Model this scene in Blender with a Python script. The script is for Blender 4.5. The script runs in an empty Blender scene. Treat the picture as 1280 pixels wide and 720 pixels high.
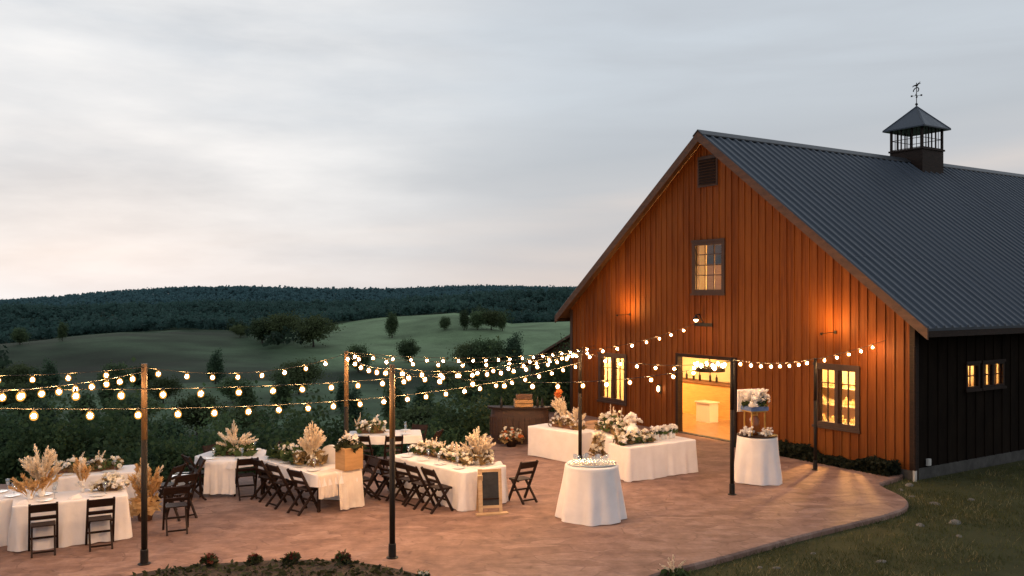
import bpy, math, random
import numpy as np
from mathutils import Vector, Matrix, noise as mnoise
R = math.radians
sc = bpy.context.scene
COL = sc.collection
rng = random.Random(7)
nrg = np.random.default_rng(11)
CAM_H = 4.2

# ------------------------------------------------------------------ materials
def nt_mat(name):
    m = bpy.data.materials.new(name); m.use_nodes = True
    nt = m.node_tree; nt.nodes.clear()
    out = nt.nodes.new('ShaderNodeOutputMaterial')
    return m, nt, out
def N(nt, t, **kw):
    n = nt.nodes.new(t)
    for k, v in kw.items():
        if k == 'inp':
            for kk, vv in v.items(): n.inputs[kk].default_value = vv
        else: setattr(n, k, v)
    return n
def ramp(nt, stops):
    r = nt.nodes.new('ShaderNodeValToRGB'); cr = r.color_ramp
    while len(cr.elements) < len(stops): cr.elements.new(.5)
    for e, (p, c) in zip(cr.elements, stops):
        e.position = p; e.color = (*c, 1) if len(c) == 3 else c
    return r
def simple(name, c1, c2=None, scale=6, rough=.7, bump=.0, bscale=None, metallic=0, stretch=(1,1,1), spec=.5, detail=4, rnd=.0, trans=0):
    m, nt, out = nt_mat(name); L = nt.links.new
    b = N(nt, 'ShaderNodeBsdfPrincipled'); b.inputs['Roughness'].default_value = rough
    b.inputs['Metallic'].default_value = metallic; b.inputs['Specular IOR Level'].default_value = spec
    tc = N(nt, 'ShaderNodeTexCoord'); mp = N(nt, 'ShaderNodeMapping'); mp.inputs['Scale'].default_value = stretch
    L(tc.outputs['Object'], mp.inputs[0])
    nz = N(nt, 'ShaderNodeTexNoise', inp={'Scale': scale, 'Detail': detail, 'Roughness': .6}); L(mp.outputs[0], nz.inputs['Vector'])
    r = ramp(nt, [(.32, c1), (.68, c2 or c1)]); L(nz.outputs['Fac'], r.inputs[0])
    col = r.outputs[0]
    if rnd:
        oi = N(nt, 'ShaderNodeObjectInfo'); hs = N(nt, 'ShaderNodeHueSaturation')
        mr = N(nt, 'ShaderNodeMapRange', inp={'To Min': 1-rnd, 'To Max': 1+rnd}); L(oi.outputs['Random'], mr.inputs[0])
        L(mr.outputs[0], hs.inputs['Value']); L(col, hs.inputs['Color']); col = hs.outputs[0]
    L(col, b.inputs['Base Color'])
    if bump:
        n2 = N(nt, 'ShaderNodeTexNoise', inp={'Scale': bscale or scale*3, 'Detail': 5}); L(mp.outputs[0], n2.inputs['Vector'])
        bp = N(nt, 'ShaderNodeBump', inp={'Strength': bump, 'Distance': .02}); L(n2.outputs['Fac'], bp.inputs['Height']); L(bp.outputs[0], b.inputs['Normal'])
    if trans:
        tr = N(nt, 'ShaderNodeBsdfTranslucent'); L(col, tr.inputs[0])
        mx = N(nt, 'ShaderNodeMixShader', inp={0: trans}); L(b.outputs[0], mx.inputs[1]); L(tr.outputs[0], mx.inputs[2]); L(mx.outputs[0], out.inputs[0])
    else: L(b.outputs[0], out.inputs[0])
    return m
def emit(name, c, s):
    m, nt, out = nt_mat(name)
    e = N(nt, 'ShaderNodeEmission', inp={0: (*c, 1), 1: s}); nt.links.new(e.outputs[0], out.inputs[0]); return m
def foliage(name, dark, light, scale=1.5, rnd=.25, tr=.25):
    return simple(name, dark, light, scale=scale, rough=.75, spec=.2, rnd=rnd, trans=tr, detail=3)

M = {}
M['dark_wood'] = simple('dark_stained_wood', (.012,.006,.004), (.028,.013,.008), 4, .6, .3, 20, stretch=(1,1,6), spec=.2)
M['brown_wood'] = simple('brown_wood', (.09,.038,.018), (.16,.07,.03), 4, .55, .3, 20, stretch=(1,1,5))
M['pole_wood_lit'] = simple('pole_wood_lit', (.13,.07,.028), (.22,.125,.052), 3, .6, .4, 25, stretch=(6,6,.6))
M['pole_shaded'] = simple('pole_shaded_tone', (.008,.006,.005), (.018,.013,.010), 5, .6, .2, 25, spec=.2)  # shaded pole tone; silhouetted poles get it over their whole height
M['light_wood'] = simple('light_wood', (.42,.27,.14), (.55,.38,.22), 4, .55, .2, 20, stretch=(1,1,5))
M['kraft'] = simple('honey_wood', (.36,.19,.07), (.48,.27,.11), 3, .6, .3, 20, stretch=(1,1,6))
M['cloth'] = simple('white_linen', (.80,.745,.72), (.87,.82,.80), 3, .9, .45, 9, spec=.2, trans=.08)
M['runner'] = simple('cream_runner', (.72,.60,.50), (.80,.70,.60), 5, .95, .4, 60, spec=.2, trans=.1)
M['ceramic'] = simple('white_ceramic', (.82,.81,.79), None, 3, .3)
M['grey_plastic'] = simple('pale_plastic', (.55,.62,.68), (.62,.68,.72), 3, .45)
M['chalk'] = simple('chalkboard', (.012,.013,.015), (.035,.035,.037), 5, .8, .1)
M['iron'] = simple('black_iron', (.012,.011,.01), (.02,.018,.016), 8, .5, metallic=.5)
M['gold'] = simple('brushed_gold', (.55,.32,.08), (.66,.42,.14), 8, .35, metallic=.8)
M['silver'] = simple('silver_tray', (.45,.5,.52), (.55,.6,.62), 8, .25, metallic=.7)
M['blue'] = simple('blue_glaze', (.06,.11,.26), (.14,.2,.38), 14, .3)
M['concrete'] = simple('concrete', (.035,.032,.029), (.075,.07,.063), 4, .9, .3)
M['pvc'] = simple('white_pvc', (.45,.43,.40), (.55,.53,.5), 4, .6)
M['plume'] = simple('dry_pampas', (.74,.60,.44), (.90,.81,.67), 9, .9, spec=.1, trans=.35, rnd=.1)
M['gold_plume'] = simple('golden_pampas', (.58,.36,.15), (.76,.53,.28), 9, .9, spec=.1, trans=.35)
M['bloom'] = simple('cream_bloom', (.74,.66,.50), (.90,.85,.74), 14, .8, spec=.2, trans=.2)
M['white_bloom'] = simple('white_bloom', (.82,.76,.70), (.94,.90,.86), 14, .8, spec=.2, trans=.2)
M['orange_bloom'] = simple('orange_bloom', (.55,.12,.03), (.75,.25,.06), 12, .8, trans=.2)
M['red_bloom'] = simple('rust_bloom', (.09,.016,.01), (.17,.04,.02), 12, .8, trans=.2)
M['stem_green'] = foliage('stem_green', (.035,.06,.02), (.09,.13,.045), 6, .1)
M['dry_leaf'] = foliage('dry_leaf', (.12,.08,.035), (.3,.2,.09), 9, .1)
M['dark_leaf'] = foliage('bed_leaf', (.018,.026,.012), (.05,.055,.025), 7, .2)
M['hedge_leaf'] = foliage('hedge_leaf', (.008,.012,.006), (.022,.026,.012), 7, .1)
M['bark'] = simple('bark', (.025,.018,.013), (.05,.038,.028), 5, .9, .5, 14, stretch=(2,2,.5))
M['rock'] = simple('pale_rock', (.10,.088,.07), (.20,.18,.15), 4, .9, .5, 12)
M['panel_white'] = simple('painted_panel', (.62,.52,.4), (.7,.6,.46), 2, .7)
M['interior_floor'] = simple('polished_floor', (.30,.19,.1), (.42,.28,.16), 3, .22, stretch=(1,6,1))
M['interior_wood'] = simple('interior_wood', (.46,.26,.09), (.56,.34,.13), 3, .5, .1, 14, stretch=(1,1,7))
M['fascia'] = simple('fascia_wood', (.06,.027,.014), (.11,.05,.025), 3, .65, .3, 14, stretch=(1,3,3))
M['trim'] = simple('window_trim', (.03,.012,.006), (.05,.022,.011), 5, .6, .2, 20)
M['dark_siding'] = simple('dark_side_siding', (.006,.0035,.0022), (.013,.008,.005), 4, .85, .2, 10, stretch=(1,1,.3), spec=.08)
M['roof_edge'] = simple('roof_trim', (.03,.033,.038), (.045,.048,.055), 5, .45, metallic=.3)
M['mulch'] = simple('bark_mulch', (.010,.007,.005), (.04,.026,.017), 16, .95, 1.0, 30)

# leaves of the trees
M['oak'] = foliage('oak_foliage', (.036,.062,.030), (.11,.155,.070), 0.55, .3)
M['thick'] = foliage('thicket_foliage', (.026,.052,.026), (.08,.135,.06), 0.9, .3, .5)
M['bluegreen'] = foliage('cool_foliage', (.032,.062,.038), (.085,.135,.072), 0.5, .3)
M['olive'] = foliage('olive_foliage', (.045,.062,.026), (.115,.145,.06), 0.7, .3)

def barn_wall_mat():
    m, nt, out = nt_mat('cedar_board_and_batten'); L = nt.links.new
    b = N(nt, 'ShaderNodeBsdfPrincipled', inp={'Roughness': .55, 'Specular IOR Level': .12})
    tc = N(nt, 'ShaderNodeTexCoord'); sp = N(nt, 'ShaderNodeSeparateXYZ'); L(tc.outputs['Object'], sp.inputs[0])
    dv = N(nt, 'ShaderNodeMath', operation='DIVIDE', inp={1: .2444}); L(sp.outputs[0], dv.inputs[0])
    fl = N(nt, 'ShaderNodeMath', operation='FLOOR'); L(dv.outputs[0], fl.inputs[0])
    wn = N(nt, 'ShaderNodeTexWhiteNoise', noise_dimensions='1D'); L(fl.outputs[0], wn.inputs['W'])
    mp = N(nt, 'ShaderNodeMapping', inp={'Scale': (9, 9, .35)}); L(tc.outputs['Object'], mp.inputs[0])
    off = N(nt, 'ShaderNodeVectorMath', operation='ADD'); L(mp.outputs[0], off.inputs[0]); L(wn.outputs['Color'], off.inputs[1])
    nz = N(nt, 'ShaderNodeTexNoise', inp={'Scale': 2.2, 'Detail': 7, 'Roughness': .65}); L(off.outputs[0], nz.inputs['Vector'])
    nb = N(nt, 'ShaderNodeTexNoise', inp={'Scale': .35, 'Detail': 3}); L(tc.outputs['Object'], nb.inputs['Vector'])
    a = N(nt, 'ShaderNodeMath', operation='MULTIPLY_ADD', inp={1: .22, 2: .06}); L(wn.outputs['Value'], a.inputs[0])
    s = N(nt, 'ShaderNodeMath', operation='ADD'); L(nz.outputs['Fac'], s.inputs[0]); L(a.outputs[0], s.inputs[1])
    s2 = N(nt, 'ShaderNodeMath', operation='MULTIPLY_ADD', inp={1: .35}); L(nb.outputs['Fac'], s2.inputs[0]); L(s.outputs[0], s2.inputs[2])
    r = ramp(nt, [(.45, (.070,.018,.004)), (.78, (.15,.042,.009)), (1.05, (.20,.064,.014))]); L(s2.outputs[0], r.inputs[0])
    L(r.outputs[0], b.inputs['Base Color'])
    bp = N(nt, 'ShaderNodeBump', inp={'Strength': .35, 'Distance': .01}); L(nz.outputs['Fac'], bp.inputs['Height']); L(bp.outputs[0], b.inputs['Normal'])
    L(b.outputs[0], out.inputs[0]); return m
M['barn'] = barn_wall_mat()

def roof_mat():
    m, nt, out = nt_mat('standing_seam_steel'); L = nt.links.new
    b = N(nt, 'ShaderNodeBsdfPrincipled', inp={'Metallic': .35, 'Specular IOR Level': .45})
    tc = N(nt, 'ShaderNodeTexCoord')
    mpp = N(nt, 'ShaderNodeMapping', inp={'Scale': (.35, 3.2, .35)}); L(tc.outputs['Object'], mpp.inputs[0])
    nz = N(nt, 'ShaderNodeTexNoise', inp={'Scale': .9, 'Detail': 7, 'Roughness': .7}); L(mpp.outputs[0], nz.inputs['Vector'])
    r = ramp(nt, [(.3, (.022,.031,.045)), (.7, (.044,.056,.076))]); L(nz.outputs['Fac'], r.inputs[0]); L(r.outputs[0], b.inputs['Base Color'])
    r2 = ramp(nt, [(.3, (.32,)*3), (.7, (.5,)*3)]); L(nz.outputs['Fac'], r2.inputs[0]); L(r2.outputs[0], b.inputs['Roughness'])
    L(b.outputs[0], out.inputs[0]); return m
M['roof'] = roof_mat()

def patio_mat():
    m, nt, out = nt_mat('stamped_concrete'); L = nt.links.new
    b = N(nt, 'ShaderNodeBsdfPrincipled', inp={'Specular IOR Level': .2})
    tc = N(nt, 'ShaderNodeTexCoord')
    wz = N(nt, 'ShaderNodeTexNoise', inp={'Scale': .9, 'Detail': 3}); L(tc.outputs['Object'], wz.inputs['Vector'])
    mxv = N(nt, 'ShaderNodeMix', data_type='VECTOR', inp={0: .42}); L(tc.outputs['Object'], mxv.inputs[4]); L(wz.outputs['Color'], mxv.inputs[5])
    mp = N(nt, 'ShaderNodeMapping', inp={'Scale': (.9, 2.6, 1)}); L(mxv.outputs[1], mp.inputs[0])
    ve = N(nt, 'ShaderNodeTexVoronoi', feature='DISTANCE_TO_EDGE', inp={'Scale': 2.7}); L(mp.outputs[0], ve.inputs['Vector'])
    vc = N(nt, 'ShaderNodeTexVoronoi', inp={'Scale': 2.7}); L(mp.outputs[0], vc.inputs['Vector'])
    n1 = N(nt, 'ShaderNodeTexNoise', inp={'Scale': 2.6, 'Detail': 8, 'Roughness': .7}); L(tc.outputs['Object'], n1.inputs['Vector'])
    n0 = N(nt, 'ShaderNodeTexNoise', inp={'Scale': .35, 'Detail': 3}); L(tc.outputs['Object'], n0.inputs['Vector'])
    bw = N(nt, 'ShaderNodeRGBToBW'); L(vc.outputs['Color'], bw.inputs[0])
    s = N(nt, 'ShaderNodeMath', operation='MULTIPLY_ADD', inp={1: .22}); L(bw.outputs[0], s.inputs[0]); L(n1.outputs['Fac'], s.inputs[2])
    s2 = N(nt, 'ShaderNodeMath', operation='MULTIPLY_ADD', inp={1: .22}); L(n0.outputs['Fac'], s2.inputs[0]); L(s.outputs[0], s2.inputs[2])
    r = ramp(nt, [(.48, (.125,.068,.051)), (.72, (.235,.14,.108)), (.92, (.335,.215,.17))]); L(s2.outputs[0], r.inputs[0])
    er = ramp(nt, [(.0, (.74,)*3), (.035, (1,)*3)]); L(ve.outputs['Distance'], er.inputs[0])
    mu = N(nt, 'ShaderNodeMix', data_type='RGBA', blend_type='MULTIPLY', inp={0: 1.0}); L(r.outputs[0], mu.inputs[6]); L(er.outputs[0], mu.inputs[7])
    L(mu.outputs[2], b.inputs['Base Color'])
    rr = ramp(nt, [(.3, (.6,)*3), (.7, (.82,)*3)]); L(n1.outputs['Fac'], rr.inputs[0]); L(rr.outputs[0], b.inputs['Roughness'])
    ad = N(nt, 'ShaderNodeMath', operation='MULTIPLY_ADD', inp={1: .5}); L(n1.outputs['Fac'], ad.inputs[0]); L(er.outputs[0], ad.inputs[2])
    bp = N(nt, 'ShaderNodeBump', inp={'Strength': .55, 'Distance': .03}); L(ad.outputs[0], bp.inputs['Height']); L(bp.outputs[0], b.inputs['Normal'])
    L(b.outputs[0], out.inputs[0]); return m
M['patio'] = patio_mat()

def glass_mat():
    m, nt, out = nt_mat('window_glass'); L = nt.links.new
    g = N(nt, 'ShaderNodeBsdfGlossy', inp={'Roughness': .04}); t = N(nt, 'ShaderNodeBsdfTransparent', inp={0: (.93,.93,.9,1)})
    mx = N(nt, 'ShaderNodeMixShader', inp={0: .07}); L(t.outputs[0], mx.inputs[1]); L(g.outputs[0], mx.inputs[2]); L(mx.outputs[0], out.inputs[0]); return m
M['glass'] = glass_mat(); M['shelf_white'] = simple('cream_shelf', (.7,.6,.45), (.78,.68,.52), 3, .6); M['glassware'] = simple('amber_glassware', (.5,.33,.16), (.75,.6,.4), 6, .25)
def crystal_mat():
    m, nt, out = nt_mat('drinking_glass'); L = nt.links.new
    g = N(nt, 'ShaderNodeBsdfGlossy', inp={'Roughness': .06}); t = N(nt, 'ShaderNodeBsdfTransparent', inp={0: (.9,.92,.92,1)})
    mx = N(nt, 'ShaderNodeMixShader', inp={0: .3}); L(t.outputs[0], mx.inputs[1]); L(g.outputs[0], mx.inputs[2]); L(mx.outputs[0], out.inputs[0]); return m
M['crystal'] = crystal_mat()
AMB = (1.0, .56, .20)
M['bulb_core'] = emit('bulb_filament_glow', (1.0, .52, .19), 1280)
def bulb_glass_mat():
    m, nt, out = nt_mat('bulb_halo_glass'); L = nt.links.new
    e = N(nt, 'ShaderNodeEmission', inp={0: (1.0,.43,.08,1), 1: 1.8}); t = N(nt, 'ShaderNodeBsdfTransparent')  # weak glow put into the glass to imitate a halo round the bulb
    mx = N(nt, 'ShaderNodeMixShader', inp={0: .55}); L(t.outputs[0], mx.inputs[1]); L(e.outputs[0], mx.inputs[2]); L(mx.outputs[0], out.inputs[0]); return m
M['bulb_glass'] = bulb_glass_mat()
M['indoor_bulb'] = emit('indoor_bulb_glow', (1.0, .47, .12), 1500)
M['chandelier_bulb'] = emit('chandelier_bulb_glow', (1.0, .50, .17), 230); M['pendant_bulb'] = emit('pendant_bulb_glow', (1.0, .52, .16), 5200)
M['sconce_bulb'] = emit('sconce_glow', (1.0, .58, .24), 30)

# ------------------------------------------------------------------ mesh helpers
class MB:
    def __init__(s): s.v = []; s.f = []; s.mi = []; s.cur = 0
    def add(s, vs, fs):
        o = len(s.v); s.v += [tuple(p) for p in vs]
        for f in fs: s.f.append(tuple(o+i for i in f)); s.mi.append(s.cur)
        return s
    def box(s, c, d, rot=None):
        x, y, z = d[0]/2, d[1]/2, d[2]/2; mt = rot if rot is not None else Matrix.Identity(3)
        if isinstance(rot, (int, float)): mt = Matrix.Rotation(rot, 3, 'Z')
        c = Vector(c)
        vs = [c + mt @ Vector((a*x, b*y, e*z)) for e in (-1,1) for b in (-1,1) for a in (-1,1)]
        return s.add(vs, [(0,2,3,1),(4,5,7,6),(0,1,5,4),(2,6,7,3),(0,4,6,2),(1,3,7,5)])
    def b2(s, x0, x1, y0, y1, z0, z1): return s.box(((x0+x1)/2,(y0+y1)/2,(z0+z1)/2), (abs(x1-x0),abs(y1-y0),abs(z1-z0)))
    def bar(s, p, q, w, h, up=(0,0,1)):
        p, q = Vector(p), Vector(q); d = (q-p).normalized(); u = Vector(up)
        sd = d.cross(u)
        if sd.length < 1e-3: sd = d.cross(Vector((1,0,0)))
        sd.normalize(); u = sd.cross(d).normalized()
        vs = []
        for o in (p, q):
            for a, b in ((-1,-1),(1,-1),(1,1),(-1,1)): vs.append(o + sd*a*w/2 + u*b*h/2)
        return s.add(vs, [(0,1,2,3),(7,6,5,4),(0,4,5,1),(1,5,6,2),(2,6,7,3),(3,7,4,0)])
    def tube(s, pts, r, n=8, cap=True):
        pts = [Vector(p) for p in pts]; rs = r if isinstance(r, (list, tuple)) else [r]*len(pts)
        vs, fs = [], []; side = None
        for i, p in enumerate(pts):
            d = (pts[min(i+1, len(pts)-1)] - pts[max(i-1, 0)])
            d = d.normalized() if d.length > 1e-9 else Vector((0,0,1))
            if side is None:
                side = d.cross(Vector((0,0,1)))
                if side.length < .05: side = d.cross(Vector((1,0,0)))
            side = (side - d*side.dot(d)).normalized(); up = side.cross(d)
            for k in range(n):
                a = 2*math.pi*k/n; vs.append(p + (side*math.cos(a) + up*math.sin(a))*rs[i])
        for i in range(len(pts)-1):
            for k in range(n):
                k2 = (k+1) % n; fs.append((i*n+k, i*n+k2, (i+1)*n+k2, (i+1)*n+k))
        if cap: fs += [tuple(range(n))[::-1], tuple((len(pts)-1)*n+k for k in range(n))]
        return s.add(vs, fs)
    def lathe(s, prof, n=16, c=(0,0,0)):
        vs, fs = [], []
        for r, z in prof:
            for k in range(n):
                a = 2*math.pi*k/n; vs.append((c[0]+r*math.cos(a), c[1]+r*math.sin(a), c[2]+z))
        for i in range(len(prof)-1):
            for k in range(n):
                k2 = (k+1) % n; fs.append((i*n+k, i*n+k2, (i+1)*n+k2, (i+1)*n+k))
        fs += [tuple(range(n))[::-1], tuple((len(prof)-1)*n+k for k in range(n))]
        return s.add(vs, fs)
    def ball(s, c, r, n=8, m=5, sq=1.0):
        prof = [(max(r*math.sin(math.pi*i/m), r*.02), -r*sq*math.cos(math.pi*i/m)) for i in range(m+1)]
        return s.lathe(prof, n, c)
    def build(s, name, mat, parent=None, smooth=False):
        me = bpy.data.meshes.new(name); me.from_pydata(s.v, [], s.f)
        for mt in (mat if isinstance(mat, (list, tuple)) else [mat]): me.materials.append(mt)
        if any(s.mi): me.polygons.foreach_set('material_index', s.mi)
        if smooth: me.polygons.foreach_set('use_smooth', [True]*len(s.f))
        me.update()
        o = bpy.data.objects.new(name, me); COL.objects.link(o)
        if parent is not None: o.parent = parent
        return o
def npmesh(name, V, k, mat, parent=None, smooth=False):
    V = np.asarray(V, dtype=np.float32).reshape(-1, 3); n = len(V)//k
    me = bpy.data.meshes.new(name); me.vertices.add(len(V)); me.vertices.foreach_set('co', V.ravel())
    me.loops.add(n*k); me.loops.foreach_set('vertex_index', np.arange(n*k, dtype=np.int32))
    me.polygons.add(n); me.polygons.foreach_set('loop_start', np.arange(0, n*k, k, dtype=np.int32))
    me.materials.append(mat); me.update(calc_edges=True)
    o = bpy.data.objects.new(name, me); COL.objects.link(o)
    if parent is not None: o.parent = parent
    return o
def tag(o, label=None, cat=None, group=None, kind=None):
    if label: o['label'] = label
    if cat: o['category'] = cat
    if group: o['group'] = group
    if kind: o['kind'] = kind
    return o
def thing(name, label, cat, loc=(0,0,0), rz=0, group=None):
    o = bpy.data.objects.new(name, None); COL.objects.link(o); o.empty_display_size = .2
    o.location = loc; o.rotation_euler = (0,0,rz); return tag(o, label, cat, group)
def dup(root, loc, rz, label, group=None, sc_=None):
    r = root.copy(); COL.objects.link(r); r.location = loc; r.rotation_euler = (0,0,rz); r['label'] = label
    if group: r['group'] = group
    if sc_: r.scale = sc_
    for ch in list(root.children):
        c = ch.copy(); COL.objects.link(c); c.parent = r
        for g in ch.children:
            d = g.copy(); COL.objects.link(d); d.parent = c
    return r

# leaf quads scattered in clumps: (n,4,3)
def leaf_quads(cent, size, aspect=1.0, up=.3):
    n = len(cent); a = nrg.normal(size=(n,3)); a[:,2] *= (1-up); a /= np.linalg.norm(a,axis=1)[:,None]
    b = nrg.normal(size=(n,3)); b -= a*(a*b).sum(1)[:,None]; b /= np.linalg.norm(b,axis=1)[:,None]
    s = (size*nrg.uniform(.6,1.4,n))[:,None]*.5
    a = a*s*aspect; b = b*s
    return np.stack([cent-a-b*.35, cent+a*.15-b, cent+a+b*.35, cent-a*.15+b], 1)
def crown_points(rx, ry, rz, zc, nclump, nleaf, seed=0, cl=.28):
    g = np.random.default_rng(seed)
    u = g.normal(size=(nclump,3)); u /= np.linalg.norm(u,axis=1)[:,None]
    rad = g.uniform(.45,1.0,nclump)[:,None]
    lump = 1+.22*np.sin(u[:,:1]*5+seed)+.18*np.cos(u[:,1:2]*6+seed*2)
    c = u*rad*lump
    k = g.integers(0,nclump,nleaf)
    p = c[k] + g.normal(size=(nleaf,3))*cl*g.uniform(.5,1.1,(nclump,1))[k]
    return p*np.array([rx,ry,rz]) + np.array([0,0,zc])

# ------------------------------------------------------------------ world, sun, camera
w = bpy.data.worlds.new('World'); sc.world = w; w.use_nodes = True
nt = w.node_tree; nt.nodes.clear(); L = nt.links.new
SUN_AZ, SUN_EL = R(-26), R(7)
out = N(nt, 'ShaderNodeOutputWorld')
sky = N(nt, 'ShaderNodeTexSky', sky_type='NISHITA'); sky.sun_disc = False; sky.sun_elevation = R(2.5); sky.sun_rotation = SUN_AZ; sky.dust_density = 2
bg1 = N(nt, 'ShaderNodeBackground', inp={1: .004}); L(sky.outputs[0], bg1.inputs[0])
tc = N(nt, 'ShaderNodeTexCoord'); sp = N(nt, 'ShaderNodeSeparateXYZ'); L(tc.outputs['Generated'], sp.inputs[0])
base = ramp(nt, [(0, (.69,.61,.57)), (.036, (.685,.625,.595)), (.060, (.60,.58,.58)), (.086, (.70,.645,.615)), (.106, (.565,.578,.60)), (.14, (.50,.535,.575)), (.20, (.58,.632,.685)), (.32, (.60,.66,.725)), (1, (.52,.58,.66))])
tl = N(nt, 'ShaderNodeMath', operation='MULTIPLY_ADD', inp={1: -.10}); L(sp.outputs[0], tl.inputs[0]); L(sp.outputs[2], tl.inputs[2])
L(tl.outputs[0], base.inputs[0])
# stratus streaks
mp = N(nt, 'ShaderNodeMapping', inp={'Scale': (1.1, 1.1, 8.5), 'Rotation': (R(3), R(-5), 0)}); L(tc.outputs['Generated'], mp.inputs[0])
nz = N(nt, 'ShaderNodeTexNoise', inp={'Scale': 1.9, 'Detail': 6, 'Roughness': .52, 'Distortion': .35}); L(mp.outputs[0], nz.inputs['Vector'])
cr = ramp(nt, [(.40, (0,0,0)), (.66, (1,1,1))]); L(nz.outputs['Fac'], cr.inputs[0])
cf = N(nt, 'ShaderNodeMath', operation='MULTIPLY', inp={1: .6}); L(cr.outputs[0], cf.inputs[0])
m1 = N(nt, 'ShaderNodeMix', data_type='RGBA', inp={7: (.48,.515,.56,1)}); L(cf.outputs[0], m1.inputs[0]); L(base.outputs[0], m1.inputs[6])
# bright thin cloud in front of the low sun
gv = Vector((-.50, 1, .20)).normalized()
dt = N(nt, 'ShaderNodeVectorMath', operation='DOT_PRODUCT', inp={1: gv}); L(tc.outputs['Generated'], dt.inputs[0])
mr = N(nt, 'ShaderNodeMapRange', interpolation_type='SMOOTHSTEP', inp={1: .78, 2: 1.005, 3: 0, 4: .92}); L(dt.outputs['Value'], mr.inputs[0])
pw = N(nt, 'ShaderNodeMath', operation='POWER', inp={1: 2.6}); L(mr.outputs[0], pw.inputs[0])
nz2 = N(nt, 'ShaderNodeTexNoise', inp={'Scale': 3.1, 'Detail': 5, 'Roughness': .55}); 
mp2 = N(nt, 'ShaderNodeMapping', inp={'Scale': (1.2, 1.2, 5), 'Rotation': (0, R(-8), 0)}); L(tc.outputs['Generated'], mp2.inputs[0]); L(mp2.outputs[0], nz2.inputs['Vector'])
mr2 = N(nt, 'ShaderNodeMapRange', inp={1: .3, 2: .68, 3: .3, 4: 1.12}); L(nz2.outputs['Fac'], mr2.inputs[0])
gm = N(nt, 'ShaderNodeMath', operation='MULTIPLY', use_clamp=True); L(pw.outputs[0], gm.inputs[0]); L(mr2.outputs[0], gm.inputs[1])
m2 = N(nt, 'ShaderNodeMix', data_type='RGBA', inp={7: (.93,.925,.92,1)}); L(gm.outputs[0], m2.inputs[0]); L(m1.outputs[2], m2.inputs[6])
# below the horizon: dark land colour
gr = N(nt, 'ShaderNodeMapRange', inp={1: -.06, 2: -.01}); L(sp.outputs[2], gr.inputs[0])
m3 = N(nt, 'ShaderNodeMix', data_type='RGBA', inp={6: (.03,.04,.03,1)}); L(gr.outputs[0], m3.inputs[0]); L(m2.outputs[2], m3.inputs[7])
bg2 = N(nt, 'ShaderNodeBackground', inp={1: 1.03}); L(m3.outputs[2], bg2.inputs[0])
ad = N(nt, 'ShaderNodeAddShader'); L(bg1.outputs[0], ad.inputs[0]); L(bg2.outputs[0], ad.inputs[1]); L(ad.outputs[0], out.inputs[0])

sd = bpy.data.lights.new('sun', 'SUN'); sd.energy = .25; sd.angle = R(14); sd.color = (1.0,.90,.82)
so = bpy.data.objects.new('sun', sd); COL.objects.link(so)
dirv = Vector((math.sin(SUN_AZ)*math.cos(SUN_EL), math.cos(SUN_AZ)*math.cos(SUN_EL), math.sin(SUN_EL)))
so.rotation_euler = dirv.to_track_quat('Z', 'Y').to_euler()

cd = bpy.data.cameras.new('camera'); cam = bpy.data.objects.new('camera', cd); COL.objects.link(cam); sc.camera = cam
cam.location = (0,0,CAM_H); cam.rotation_euler = (R(90),0,0)
cd.lens = 36*1111/1280; cd.sensor_width = 36; cd.shift_y = 8/1280; cd.clip_end = 20000; cd.clip_start = .1

sc.view_settings.view_transform = 'Standard'; sc.view_settings.look = 'None'; sc.view_settings.exposure = 0
sc.render.engine = 'CYCLES'; sc.cycles.use_denoising = True
sc.cycles.max_bounces = 6; sc.cycles.diffuse_bounces = 3; sc.cycles.glossy_bounces = 3; sc.cycles.transparent_max_bounces = 12
sc.cycles.sample_clamp_indirect = 4; sc.cycles.caustics_reflective = False; sc.cycles.caustics_refractive = False

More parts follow.
